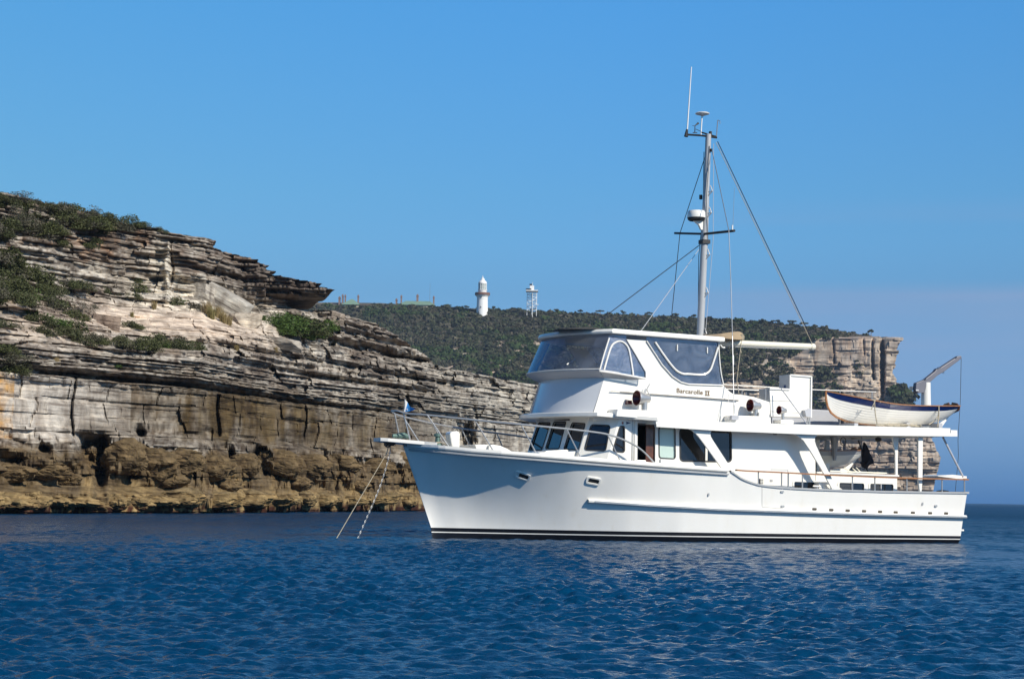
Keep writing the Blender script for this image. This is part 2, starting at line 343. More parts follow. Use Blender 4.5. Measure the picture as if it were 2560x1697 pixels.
# ------------------------------------------------------------ layered sandstone headlands
def rock_material(name, sc, bumpd, far=False):
    m = bpy.data.materials.new(name); m.use_nodes = True; nt = m.node_tree; b = nt.nodes['Principled BSDF']
    b.inputs['Roughness'].default_value = .9; b.inputs['Specular IOR Level'].default_value = .2
    at = N(nt, 'ShaderNodeAttribute', attribute_name='albedo'); t = N(nt, 'ShaderNodeTexCoord')
    n1 = N(nt, 'ShaderNodeTexNoise', i_Scale=1.1*sc, i_Detail=8., i_Roughness=.65); nt.links.new(t.outputs['Object'], n1.inputs[0])
    mp = N(nt, 'ShaderNodeMapping'); mp.inputs['Scale'].default_value = (.35*sc, .35*sc, 5*sc); nt.links.new(t.outputs['Object'], mp.inputs[0])
    n2 = N(nt, 'ShaderNodeTexNoise', i_Scale=1., i_Detail=7., i_Roughness=.62); nt.links.new(mp.outputs[0], n2.inputs[0])
    mv = N(nt, 'ShaderNodeMapping'); mv.inputs['Scale'].default_value = (1.6*sc, 1.6*sc, .16*sc); nt.links.new(t.outputs['Object'], mv.inputs[0])
    n3 = N(nt, 'ShaderNodeTexNoise', i_Scale=1., i_Detail=5.); nt.links.new(mv.outputs[0], n3.inputs[0])
    c1 = ramp(nt, n1.outputs[0], [(.28, (.42, .40, .38)), (.5, (1, 1, 1)), (.75, (1.35, 1.3, 1.22))])
    c2 = ramp(nt, n2.outputs[0], [(.34, (.38, .35, .34)), (.48, (.95, .95, .95)), (.7, (1.25, 1.22, 1.18))])
    c3 = ramp(nt, n3.outputs[0], [(.33, (.62, .58, .55)), (.55, (1.05, 1.04, 1.02))])
    cur = at.outputs['Color']
    for c in (c1, c2, c3):
        x = N(nt, 'ShaderNodeMix', data_type='RGBA', blend_type='MULTIPLY'); x.inputs[0].default_value = 1
        nt.links.new(cur, x.inputs[6]); nt.links.new(c, x.inputs[7]); cur = x.outputs[2]
    nt.links.new(cur, b.inputs['Base Color'])
    n4 = N(nt, 'ShaderNodeTexNoise', i_Scale=5*sc, i_Detail=8., i_Roughness=.7); nt.links.new(t.outputs['Object'], n4.inputs[0])
    b1 = N(nt, 'ShaderNodeBump', i_Strength=.9, i_Distance=bumpd); nt.links.new(n2.outputs[0], b1.inputs['Height'])
    b2 = N(nt, 'ShaderNodeBump', i_Strength=.7, i_Distance=bumpd*.5); nt.links.new(n4.outputs[0], b2.inputs['Height']); nt.links.new(b1.outputs[0], b2.inputs['Normal'])
    nt.links.new(b2.outputs[0], b.inputs['Normal']); return m
def table(z, kz, cols, p, kp):
    """bilinear table: rows for z-knots, one column of values per p-knot"""
    vals = np.array([np.interp(z, kz, c) for c in cols])       # (ncol, nz)
    out = np.zeros((len(z), len(p)))
    for i in range(len(z)): out[i] = np.interp(p, kp, vals[:, i])
    return out
def headland(seed, P, layers, base, sb, pend, amp, blk, wrap, caves, joints, dip, back, wig=2.1, cells=(), lift=1.05, lumps=(), smooths=()):
    """stack of rock strata; P = bearing columns, layers = [(z0,z1)], returns X,Y,Z grids and the (P,z) of each point"""
    rs = np.random.RandomState(seed)
    zr = []; lid = []
    for i, (a, b) in enumerate(layers):
        h = b-a
        zr += [a+.002*h, a+.25*h, a+.72*h, b-.06*h, b]; lid += [i]*5
    zr = np.array(zr); lid = np.array(lid); prof = np.tile([.16, .0, .0, .08, .35], len(layers))
    nz, npp = len(zr), len(P)
    base_R = np.interp(P, *base); SB = table(zr, *sb[0], P, sb[1])
    L = np.cumsum(np.r_[0, np.hypot(np.diff(base_R*(P[0]*0+1)), np.diff(P)*base_R[1:]/F)])
    D = np.zeros((nz, npp)); zc = zr[:, None]
    lr = rs.rand(len(layers)+1)*97.
    LL = L[None]+0*zc
    # one offset per stratum and block, broken at vertical joints
    for i in range(len(layers)):
        r = slice(5*i, 5*i+5); z = (layers[i][0]+layers[i][1])/2
        A = np.interp(z, *amp); bl = np.interp(z, *blk)
        q = L/bl*(.7+.6*rs.rand())+lr[i]+.25*np.sin(L*1.7/bl+i)
        st = VN(seed+5)(np.floor(q)+.0, np.full_like(q, i*3.7)); nxt = VN(seed+5)(np.floor(q)+1., np.full_like(q, i*3.7))
        fr = q-np.floor(q); st = st+(nxt-st)*np.clip((fr-.9)/.1, 0, 1)
        sm = VN(seed+6)(L/bl*2.3+lr[i], np.full_like(q, i*1.31)); fine = VN(seed+7)(L/bl*9+lr[i], np.full_like(q, i*.77))
        D[r] = A*((st-.5)*.9+(sm-.5)*.9+(fine-.5)*.35+(rs.rand()-.5)*.9)[None]
    D += prof[:, None]*np.interp(zr, *amp)[:, None]*.8
    D += fbm(seed+20, LL/(blk[1][0]*9), zc/(blk[1][0]*7), 4)*np.interp(zr, *amp)[:, None]*1.3+fbm(seed+30, LL/blk[1][0]*1.7, zc/blk[1][0]*3, 4)*.22*np.interp(zr, *amp)[:, None]
    for (p, z0, z1, w, d) in joints:
        D += d*np.exp(-((P-p-4*np.sin(zc*wig+p))/w)**2)*((zc > z0) & (zc < z1))
    cw1 = fbm(seed+81, LL/1.1, zc/.5, 4)*.6; cw2 = fbm(seed+85, LL/1.3, zc/.6, 4)*.6; cw3 = 1+fbm(seed+89, LL/.5, zc/.3, 3)*.5
    for (p, z, wp, wz, d) in caves:
        D += d*np.exp(-(np.abs((P-p)/wp+cw1)**3+np.abs((zc-z)/wz+cw2)**3))*(1 if wp > 90 else cw3)
    for (z0, z1, wl, wz, sh, am) in lumps:                                    # rounded masses parted by creases
        f = fbm(seed+101, (LL+sh*zc)/wl, (zc-.25*sh*LL/wl)/wz, 3, .45); D = D+np.clip((zc-z0)/.25, 0, 1)*np.clip((z1-zc)/.4, 0, 1)*(am*.45-am*1.5*np.abs(f)**.65)
    for i, (z0, z1, wl, wz, sh, am, gr, vg) in enumerate(cells):
        m = (np.clip((zc-z0)/.12/wz*.5, 0, 1)*np.clip((z1-zc)/.12/wz*.5, 0, 1)); z2 = zc+0*LL
        v = z2/wz+.55*fbm(seed+60+i, LL/(wl*3), z2/(wz*4), 3); vf = np.floor(v)
        u = LL/wl*(.75+.5*VN(seed+71)(vf*5.3, vf*0))+sh*z2/wz+.45*fbm(seed+65+i, LL/(wl*1.5), z2/(wz*1.5), 3)+vf*.37; uf = np.floor(u)
        h = VN(seed+72)(uf*3.+vf*17., vf*7.+uf); h2 = VN(seed+73)(uf*5.+vf*3., vf*11.)
        du = u-uf; du = np.minimum(du, 1-du)*wl; dv = v-vf; dv = np.minimum(dv, 1-dv)*wz
        D = D+m*(am*(h-.45)+gr*vg*np.where(h2 > .35, np.exp(-(du/.06/wz**.3)**2), 0)+gr*.8*np.where(h > .3, np.exp(-(dv/.045)**2), 0))
    for (p, z, wp, wz, k_) in smooths: D = D*(1-k_*np.exp(-(np.abs((P-p)/wp)**3+np.abs((zc-z)/wz)**3)))
    R = base_R[None]+SB+D
    pe = np.interp(zr, *pend)+(rs.rand(len(layers))[lid]-.5)*amp[2]+prof*-amp[2]*.35
    over = np.clip(P[None]-pe[:, None], 0, None); Pc = np.minimum(P[None], pe[:, None])-np.minimum(over*.45, np.interp(zr, wrap[3], wrap[4])[:, None] if len(wrap) > 3 else 30)
    Pc = Pc+np.where(over > 0, 0, 0)
    R = R+np.minimum(over*wrap[0], np.interp(zr, wrap[3], wrap[2])[:, None] if len(wrap) > 3 else wrap[1])
    Zg = zc+lift*np.clip(zc/1.2, 0, 1)+dip*(L[None]-L[len(L)//2])+0*R
    Zg += fbm(seed+40, LL/(blk[1][0]*4), zc*.3, 3)*np.interp(zr, *amp)[:, None]*.18
    X = (Pc-W/2)/F*R; Y = R
    # close the top away from the camera
    for k in range(4):
        X = np.r_[X, [X[-1]*(1+back*(k+1)/R[-1])]]; Y = np.r_[Y, [Y[-1]+back*(k+1)/4.]]; Zg = np.r_[Zg, [Zg[-1]-.4*(k > 1)]]
        zr = np.r_[zr, zr[-1]]; Pc = np.r_[Pc, [Pc[-1]]]
    return X, Y, Zg, Pc, zr
def zat(px, py, R): return HC+(yh(px)-py)/F*R
def lay(rs, z0, z1, tf):
    out = []; z = z0
    while z < z1:
        t = tf(z)*(.45+1.1*rs.rand()); t = min(t, z1-z+.01); out.append((z, z+t)); z += t
    return out
def mixc(c, w, col):
    w = np.clip(w, 0, 1)[..., None]; return c*(1-w)+np.array(col)*w
def blob(P, Zv, p, z, wp, wz): return np.exp(-(np.abs((P-p)/wp)**3+np.abs((Zv-z)/wz)**3))
# --- near headland
rs = np.random.RandomState(11)
near_layers = lay(rs, -.6, 16.6, lambda z: .30 if z < 2.2 else (.42 if z < 5.2 else (.13 if z < 7.2 else (.2 if z < 11 else .17))))
kz = [-1, 0, .48, .64, 1.6, 2.2, 3., 5.8, 6.6, 8, 9, 10, 11, 12, 12.45, 12.8, 13.4, 14, 16.6]
sbn = ((kz, [
 [-.3, 0, .3, 2.4, 3.4, 4.5, 5.2, 5.8, 6.5, 9, 12, 15, 17, 18.5, 18.8, 19, 19.5, 20, 23],
 [-.3, 0, .3, 2.4, 3.4, 4.5, 5.2, 5.6, 6.5, 9.5, 12.5, 15.5, 18, 19, 19.2, 19.4, 19.8, 20.3, 22],
 [-.3, 0, .3, 2.2, 3.0, 4, 4.6, 5, 5.6, 6.6, 8.5, 12, 16, 18.4, 17.8, 17.7, 17.6, 17.8, 19],
 [-.3, 0, .3, 1.9, 2.6, 3.5, 4, 4.2, 4.6, 5.2, 6, 7, 8, 9.5, 10, 7.5, 7, 7.5, 10],
 [-.3, 0, .3, 1.6, 2.2, 3, 3.6, 3.8, 4, 4.5, 5.2, 6.2, 7.5, 9.5, 10, 8, 8, 8, 10],
 [-.3, 0, .3, 1.2, 1.5, 2, 2.4, 2.6, 2.8, 3.2, 4.5, 6, 7, 12, 13, 13, 13, 13, 13]]), [-200, 300, 600, 850, 1100, 1500])
pe_near = ([-1, 8.7, 9.0, 9.25, 9.4, 9.8, 10.1, 10.6, 11.05, 11.45, 11.7, 11.85, 11.95, 12.05, 12.3, 12.45, 12.62, 12.76, 12.95, 13.1, 13.2, 13.36, 13.42, 13.57, 13.7, 13.82, 13.95, 14.14, 14.35, 14.5, 14.7, 14.83, 15.0, 15.15, 15.3, 15.5, 15.7, 15.75, 15.9, 16.1, 16.3, 16.6],
           [1600, 1600, 1500, 1180, 1100, 1075, 1058, 1030, 1000, 968, 940, 900, 830, 715, 705, 725, 765, 811, 816, 808, 836, 810, 790, 800, 765, 716, 664, 686, 652, 665, 640, 638, 600, 552, 516, 529, 527, 430, 300, 180, 40, -150])
near_amp = ([-1, 0, 2, 2.4, 5, 5.5, 6, 8, 9, 11, 11.5, 13, 16.6], [.25, .35, .6, .22, .22, .7, .75, .55, .35, .35, .6, .75, .8], 9)
near_blk = ([-1, 2, 5, 6, 16], [2.2, 3., 2.8, 3.2, 2.6])
caves = [(232, 1.95, 30, .6, 4), (262, 1.6, 15, 1.0, 4), (175, 1.15, 30, .3, 2), (440, 1.9, 130, .8, -1.6), (760, 1.8, 110, .75, -1.4), (110, 1.5, 60, .5, -1.), (560, .45, 60, .5, -1.2), (910, .5, 70, .6, -1.5), (250, .4, 60, .4, -1.), (745, .4, 50, .45, -1.2), (330, 5.62, 300, .13, 1.5), (330, 5.95, 330, .16, -.6), (800, 5.5, 250, .13, 1.5), (860, 7.3, 190, .16, 1.8), (640, 8.3, 220, .13, 1.4), (1010, 8.2, 110, .16, 1.6), (900, 9.6, 120, .15, 1.6), (470, 12.6, 120, .16, 1.2), (560, 13.6, 95, .15, 1.2), (950, 10.6, 100, .2, 2.2), (900, 9.9, 100, .2, 2.4), (1010, 9.7, 70, .16, 2), (880, 11.2, 60, .12, 1.4), (250, 13.2, 120, .14, 1.2), (585, 1.9, 9, .6, 2), (655, 2.0, 20, .45, 3.5), (672, 1.4, 14, .35, 3), (815, 1.8, 7, .6, 2.5),
         (940, 2.1, 40, .3, 3), (985, 1.6, 35, .35, 2.5), (1165, 4.3, 22, 1.1, 3.5), (355, 2.95, 10, .22, 2), (560, 1.5, 30, .25, 2), (40, 1.35, 30, .2, 2), (120, 1.9, 14, .25, 2)]
joints = [(185, 2.6, 5.6, 3, .6), (548, 3., 5.3, 4., 1.0), (765, 3.2, 5.5, 3, .7), (1020, 3.0, 7.5, 5, .8), (1190, 4.6, 6.8, 4, .7), (1165, 3.5, 5.4, 5, 1.3), (420, 12, 15.2, 3, .6), (410, 11, 15, 10, -.9)]
Pn = np.r_[np.arange(-420, 1360, 2.2), np.arange(1360, 1800, 8)]
Xn, Yn, Zn, Pcn, zrn = headland(7, Pn, near_layers, ([-420, 0, 500, 640, 900, 1050, 1350, 1800], [66, 80, 93, 100, 115, 125, 146, 172]),
    sbn, pe_near, near_amp, near_blk, (.05, 26, [26, 26, 4, 4, 3, 3, 16, 20], [-2, 11.8, 12.0, 12.4, 12.6, 13.4, 14, 17], [30, 30, 60, 60, 110, 110, 40, 30]), caves, joints, 0., 30,
    lumps=[(.62, 2.9, 4.5, 1.6, 1.2, 1.9), (-.5, .75, 6., 1.4, 0, .9), (.1, 2.8, 1.1, .5, .4, .5), (8.8, 12.1, 3.2, .8, .6, 1.0)], smooths=[(430, 9.6, 230, 1.2, .75), (600, 10.6, 120, .9, .6), (520, 12.0, 60, .7, .6), (1150, 3.2, 200, 1.2, .4)],
    cells=[(.8, 2.7, 3.2, 1.1, .5, .8, .30, .7), (2.5, 5.5, 3.3, 1.35, .05, .42, .26, 1), (2.5, 5.5, 1.3, .45, 0, .10, .05, .5), (5.4, 8, 4.5, .55, 0, .9, .22, 0), (7.6, 11.6, 4., .7, .1, 1.2, .25, 0), (7.6, 11.6, 1.2, .3, .3, .5, .05, 0), (11.4, 16.6, 3.6, .7, 0, .9, .25, .1)])
def near_colour(P, Z):
    c = np.zeros(P.shape+(3,))+np.array([.42, .39, .345])                      # weathered grey
    nz_ = fbm(91, P/60, Z*.8, 4); nf = fbm(95, P/22, Z*3, 4)
    c = mixc(c, nz_*1.8+.15, (.20, .165, .135)); c = mixc(c, (fbm(99, P/9, Z*7, 3)*2.2), (.12, .10, .085))
    c = mixc(c, 1.3*blob(P, Z, 500, 11.3, 190, 1.9)*(.75+nf), (.68, .63, .54))  # fresh cream rock below the upper cliff
    c = mixc(c, .95*blob(P, Z, 420, 9.5, 260, 1.1), (.66, .55, .45))
    c = mixc(c, .8*blob(P, Z, 110, 8.3, 130, 1.2), (.48, .40, .33))
    c = mixc(c, np.clip((Z-12.9+nz_)*2, 0, 1)*(.6+nz_*.8), (.15, .11, .085)); c = mixc(c, blob(P, Z, 720, 13.3, 190, 1.5)*.85, (.13, .105, .09)); c = mixc(c, .6*blob(P, Z, 930, 11.2, 140, .6), (.22, .185, .16))                  # dark crust on the top strata
    c = mixc(c, .7*blob(P, Z, 230, 14.2, 260, 1.4)*np.clip(nf*3-.3, 0, .6), (.34, .19, .10))
    c = mixc(c, .9*blob(P, Z, 400, 13.6, 26, 2.2), (.60, .56, .48))
    wall = (Z > 2.3)*(Z < 5.4)
    c = mixc(c, wall*.85*(P < 330), (.50, .465, .42))
    c = mixc(c, wall*1.0*(P < 36)*(.5+nf), (.50, .30, .12))
    c = mixc(c, 1.15*blob(P, Z, 660, 4.1, 360, 1.9)*(.9+.5*fbm(97, P/26, Z*.3, 3)), (.080, .055, .025)); c = mixc(c, .5*blob(P, Z, 760, 3.9, 300, 1.3)*np.clip(fbm(98, P/30, Z*.35, 3)*3, 0, 1), (.20, .155, .09))  # brown stained wall
    c = mixc(c, .8*blob(P, Z, 1050, 5.5, 85, 2.2), (.075, .055, .034))
    c = mixc(c, .8*blob(P, Z, 255, 2.9, 60, .5), (.12, .10, .08))
    c = mixc(c, .8*blob(P, Z, 1230, 6.5, 180, 3), (.40, .38, .34))
    c = mixc(c, np.clip((2.35+.9*nz_-Z)*2, 0, 1)*(.92), (.125, .087, .042))
    c = mixc(c, np.clip((.80+.6*nz_-Z)*2.2, 0, 1), (.27, .195, .095))              # golden shelf
    c = mixc(c, np.clip((.17+.35*fbm(93, P/7, Z*9, 3)-Z)*11, 0, 1), (.055, .020, .012))              # weed at the waterline
    return np.clip(c, .01, .8)
ZZn = np.repeat(zrn[:, None], len(Pn), 1)
near_mat = rock_material('weathered_sandstone', 1., .12)
me = npmesh('terrain', np.c_[Xn.ravel(), Yn.ravel(), Zn.ravel()], gridfaces(*Xn.shape), [near_mat], smooth=False, col=near_colour(Pcn, ZZn).reshape(-1, 3))
near_o = link('terrain', me); tag(near_o, kind='structure')
# --- far headland
rs = np.random.RandomState(12)
far_layers = lay(rs, -2, 114.6, lambda z: 1.9 if z < 52 else (1.2 if z < 68 else 3.2 if z < 82 else 2.2))
kzf = [-2, 0, 50, 61, 64, 68, 75, 81, 84, 90, 96, 103, 115]
sbf = ((kzf, [
 [0, 0, 2, 5, 30, 50, 75, 90, 100, 115, 130, 145, 190],
 [0, 0, 2, 5, 14, 26, 45, 60, 75, 95, 110, 130, 185],
 [0, 0, 2, 5, 9, 16, 30, 48, 60, 85, 105, 130, 180],
 [0, 0, 3, 9, 11, 12, 12, 16, 35, 70, 100, 130, 170],
 [0, 0, 2, 6, 7, 8, 9, 10, 28, 60, 90, 120, 160]]), [800, 1800, 1930, 2040, 2240])
pe_far = ([-2, 6, 12, 19, 23, 26, 30, 40, 46, 48, 51, 54, 57, 60, 64, 69, 75, 79, 82, 82.5, 84, 88, 92, 95.5, 98.5, 101.5, 104, 107, 109.5, 112.6, 114.6],
          [2339, 2339, 2343, 2353, 2356, 2348, 2340, 2318, 2300, 2290, 2284, 2272, 2256, 2246, 2236, 2242, 2249, 2258, 2263, 2225, 2185, 2120, 2070, 2000, 1900, 1700, 1500, 1250, 1130, 950, -400])
Pf = np.r_[np.arange(-100, 1780, 9), np.arange(1780, 2380, 2.6)]
Xf, Yf, Zf, Pcf, zrf = headland(57, Pf, far_layers, ([-100, 2400], [905, 900]), sbf, pe_far, ([-2, 60, 66, 82, 84, 110], [2.4, 2.2, 1.8, 1.2, 1.0, .8], 9), ([-2, 60, 70, 110], [12, 11, 22, 22]),
    (.5, 160), [(2210, 66, 5, 14, 14)], [(2188, 60, 82, 3, 4.5), (2085, 68, 82, 2.2, 3), (2160, 72, 82, 2., 2.), (2110, 20, 50, 2.5, 4)], 0., 200, .13, cells=[(1, 60, 14, 3.2, 0, 2.2, 1.2, .5), (60, 84, 16, 5., 0, 2.2, 1.2, .6), (1, 84, 6, 1.6, 0, 1.1, .6, .2)])
def far_colour(P, Z):
    n = fbm(191, P/40, Z*.1, 4); n2 = fbm(195, P/14, Z*.05, 3)
    c = np.zeros(P.shape+(3,))+np.array([.50, .425, .345]); c = mixc(c, .3+n*1.5, (.40, .345, .295)); c = mixc(c, n2*1.4, (.48, .36, .27))
    c = mixc(c, ((Z > 83)*.9), (.10, .09, .07)); return np.clip(c, .02, .7)
me = npmesh('far_headland', np.c_[Xf.ravel(), Yf.ravel(), Zf.ravel()], gridfaces(*Xf.shape), [rock_material('far_sandstone', .11, 1.0)], smooth=False,
    col=far_colour(Pcf, np.repeat(zrf[:, None], len(Pf), 1)).reshape(-1, 3))
far_o = link('hills', me); tag(far_o, kind='structure')
# ============================================================ the motor cruiser
boat = link('motor_cruiser', None); boat.location = (XB, ZB, 0); boat.rotation_euler = (0, 0, TH)
tag(boat, 'large white displacement motor cruiser with mast, boat deck and black boot stripe, at anchor', 'boat')
def part(mb, name, m, parent=boat, **k): return mb.build(name, m if isinstance(m, list) else (M[m] if isinstance(m, str) else m), parent, **k)
XS = ([-.7, 0, .12, .23, .91, 1.52, 2.3], [.35, .12, .10, .085, -.17, -.41, -.72])
xs_ = lambda z: float(np.interp(z, *XS)); xt_ = lambda z: 14.86+.06*z
zs_t = ([-.8, .5, 1.4, 3, 4.5, 5.9, 7.3, 7.4, 7.55, 7.7, 7.95, 8.2, 8.55, 9, 10.15, 12.2, 15.1], [2.28, 2.14, 2.08, 1.98, 1.90, 1.83, 1.775, 1.755, 1.655, 1.57, 1.49, 1.43, 1.39, 1.36, 1.33, 1.31, 1.32])
zs = lambda x: float(np.interp(x, *zs_t))
BS = ([0, .12, .35, .7, 1.2, 1.9, 2.8, 3.7, 5.2, 6.7, 12, 15.8], [.03, .30, .62, 1.0, 1.38, 1.78, 2.08, 2.28, 2.44, 2.5, 2.5, 2.36])
BW = ([0, .3, 1, 2, 3.2, 4.6, 6, 8, 12, 15], [.02, .10, .36, .78, 1.28, 1.78, 2.1, 2.28, 2.28, 2.14])
def hb(x, z):
    """half breadth of the hull at x, z"""
    s = zs(x); t = max(0, z)/s; d = max(0., x-xs_(max(z, 0)))
    b0 = np.interp(max(0, x-xs_(0)), *BW); b1 = np.interp(max(0., x+.72), *BS)
    w = t**float(np.interp(x, [-.7, .2, .9, 1.6, 2.4, 3.2, 4.2], [2.15, 2.1, 1.88, 1.6, 1.36, 1.2, 1.12])); b = b0+(b1-b0)*w
    if z < 0: b *= 1+z*.45
    stem = min(1., d/.5); return float(b*(stem**.6) if d < .5 else b)
def hp(x, z, out=0., side=-1): return Vector((x, side*(hb(x, z)+out), z))
def hull():
    mb = MB(); n = 110
    xi = [0, .003, .008, .015, .025]+[.035+.965*(k/(n-5))**1.15 for k in range(1, n-4)]
    xi = sorted(set(xi))+[1.0] if xi[-1] < 1 else xi
    lv = [(-.65, None), (-.25, None), ('a', 0), ('b', 0), ('c', 0)]+[('u', k/16) for k in range(1, 17)]
    rows = {s: [] for s in (-1, 1)}
    for a, u in lv:
        r = {-1: [], 1: []}
        for q in xi:
            xd = -.72+15.62*q; b_ = .23-.075*q
            z = a if not isinstance(a, str) else {'a': .105-.05*q, 'b': .130-.05*q, 'c': b_, 'u': b_+(zs(xd)-b_)*(u or 0)}[a]
            x = xs_(z)+(xt_(z)-xs_(z))*q; x = xs_(z) if q == 0 else x
            if a == 'u' and u == 1: z = zs(x)
            h = hb(x, z) if q > 0 else .012
            r[-1].append((x, -h, z)); r[1].append((x, h, z))
        for s in (-1, 1): rows[s].append(r[s])
    for s in (-1, 1):
        for i in range(len(lv)-1):
            mb.mi = 1 if i in (0, 1, 3) else 0
            mb.grid([rows[s][i], rows[s][i+1]])
    for i in range(len(lv)-1):                                              # stem and transom
        mb.mi = 1 if i in (0, 1, 3) else 0
        mb.grid([[rows[-1][i][0], rows[1][i][0]], [rows[-1][i+1][0], rows[1][i+1][0]]])
        mb.grid([[rows[-1][i][-1], rows[1][i][-1]], [rows[-1][i+1][-1], rows[1][i+1][-1]]])
    o = part(mb, 'hull', [M['hullw'], M['boot']])
    me = o.data; bm = bmesh.new(); bm.from_mesh(me); bmesh.ops.remove_doubles(bm, verts=bm.verts, dist=.0005); bmesh.ops.recalc_face_normals(bm, faces=bm.faces); bm.to_mesh(me); bm.free()
    me.polygons.foreach_set('use_smooth', [True]*len(me.polygons)); me.set_sharp_from_angle(angle=math.radians(40))
    return o
hull_o = hull()
# decks
xs1 = [-.6+k*.2 for k in range(78)]
dzk = lambda x: zs(x)-(.07 if x < 3.4 else (.75 if x < 7.4 else .5))
mb = MB(); mb.grid([[hp(x, dzk(x), -.03, s) for x in xs1] for s in (-1, 1)])
part(mb, 'deck', mat('deck_paint', (.55, .53, .47), .7, var=.08))
# forward cap rail, both sides, and the strake below it
def along(x0, x1, n, dz, out): return [[hp(x0+(x1-x0)*k/n, zs(x0+(x1-x0)*k/n), out, s)+Vector((0, 0, dz)) for k in range(n+1)] for s in (-1, 1)]
mb = MB(); 
for s, l in zip((-1, 1), along(-.66, 7.28, 60, 0, 0)): mb.sweep(l, [(s*-.10, -.015), (s*.07, -.015), (s*.085, .02), (s*.07, .085), (s*-.10, .095)])
part(mb, 'cap_rail', 'white', smooth=False)
mb = MB()
for s, l in zip((-1, 1), along(-.60, 7.30, 60, -.075, 0)): mb.sweep(l, [(s*-.01, -.022), (s*.04, -.022), (s*.04, .022), (s*-.01, .022)])
part(mb, 'upper_rubbing_strake', 'greyrub')
mb = MB(); xa = [7.36, 7.5, 7.65, 7.8, 8, 8.2, 8.45, 8.8, 9.3, 10, 11, 12, 13, 14, 14.97]
for s in (-1, 1): mb.sweep([hp(x, zs(x), 0, s) for x in xa], [(s*-.08, -.005), (s*.03, -.005), (s*.03, .04), (s*-.08, .045)])
mb.add([(14.86, -2.4, 1.315), (14.99, -2.4, 1.315), (14.99, 2.4, 1.315), (14.86, 2.4, 1.315), (14.86, -2.4, 1.37), (14.99, -2.4, 1.37), (14.99, 2.4, 1.37), (14.86, 2.4, 1.37)], [(0,3,2,1),(4,5,6,7),(0,1,5,4),(1,2,6,5),(2,3,7,6),(3,0,4,7)])
part(mb, 'aft_cap_rail', 'greyrub')
mb = MB()
zr_ = lambda x: float(np.interp(x, [3.6, 5.2, 7.06, 9.9, 12, 15], [.97, .885, .81, .755, .72, .69]))
for s in (-1, 1):
    l = [hp(3.6+11.35*k/50, zr_(3.6+11.35*k/50), 0, s) for k in range(51)]
    mb.sweep(l, [(s*-.02, -.045), (s*.085, -.04), (s*.10, 0), (s*.085, .03), (s*-.02, .045)])
part(mb, 'lower_rubbing_strake', 'white')
mb = MB()
for s in (-1, 1):
    l = [hp(3.75+11.2*k/50, zr_(3.75+11.2*k/50)-.002, 0, s) for k in range(51)]
    mb.sweep(l, [(s*.096, -.034), (s*.108, -.034), (s*.108, .010), (s*.096, .010)])
part(mb, 'strake_metal_strip', 'steel')
# bowsprit platform
pl = [B(942, 1096, .22), B(962, 1096, -.25), B(1034, 1112, -.42)]
mb = MB(); mb.plate([(-1.42, .26, 2.37), (-1.42, -.26, 2.37), (-1.25, -.36, 2.36), (-.35, -.55, 2.30), (-.1, -.8, 2.27), (-.1, .8, 2.27), (-.35, .55, 2.30), (-1.25, .36, 2.36)], t=(0, 0, .09))
bs_o = part(mb, 'bowsprit_platform', 'white', bevel=.012)
mb = MB(); mb.box((-1.2, -.08, 2.27), (-.95, .08, 2.365)); mb.lathe((-1.12, -.09, 2.28), [(0, .05), (.18, .05)], (0, 1, 0), 14)
part(mb, 'anchor_roller', 'black', bs_o)
mb = MB(); mb.tube([(-1.0, 0, 2.52), (-.7, 0, 2.54), (-.55, 0, 2.50)], [.05, .085, .05]); part(mb, 'bow_fairlead', 'bronze', bs_o)
# windlass cover and deck gear on the foredeck
def fore_box(name, pts, v0, v1, m, bev=.03): 
    mb = MB(); mb.plate([B(x, y, v0) for x, y in pts], t=(0, v1-v0, 0)); return part(mb, name, m, bevel=bev)
fore_box('ventilator_housing', [(1130, 1119), (1124, 1084), (1129, 1078), (1146, 1077), (1151, 1083), (1150, 1122)], -.32, .02, 'white', .04)
mb = MB(); c = B(1094, 1108, .1); mb.lathe(c, [(-.1, .13), (.0, .12), (.02, .07), (.16, .06), (.18, .10), (.24, .10), (.26, .04)], seg=20); part(mb, 'windlass', 'bronze', smooth=True)
mb = MB(); mb.tube(smoothline([B(1000, 1100, -.15), B(1040, 1104, -.2), B(1080, 1108, -.25), B(1100, 1106, -.3), B(1120, 1113, -.5)], 5), .022, 6); part(mb, 'anchor_snubber_rope', 'rope')
fore_box('deck_hatch', [(1187, 1111), (1223, 1110.5), (1220, 1117), (1222, 1128), (1195, 1128), (1190, 1119)], -.9, .3, 'white', .01)
mb = MB(); hx = [B(x, y, -1.0) for x, y in [(1221, 1132), (1223, 1112), (1236, 1111.5), (1252, 1114), (1268, 1121), (1280, 1128), (1287, 1136)]]
mb.plate(hx, t=(0, 1.6, 0)); part(mb, 'companion_hood', 'white', bevel=.03)
mb = MB(); mb.plate([B(x, y, -1.35) for x, y in [(1287, 1133), (1355, 1130), (1440, 1128), (1450, 1152), (1290, 1145)]], t=(0, 2.7, 0)); part(mb, 'trunk_cabin', 'white', bevel=.02)
mb = MB(); mb.plate([B(x, y, -1.3) for x, y in [(1362, 1130), (1366, 1126.5), (1418, 1123.5), (1422, 1126), (1418, 1129), (1368, 1132)]], t=(0, .8, 0)); part(mb, 'skylight_hatch', 'white', bevel=.01)

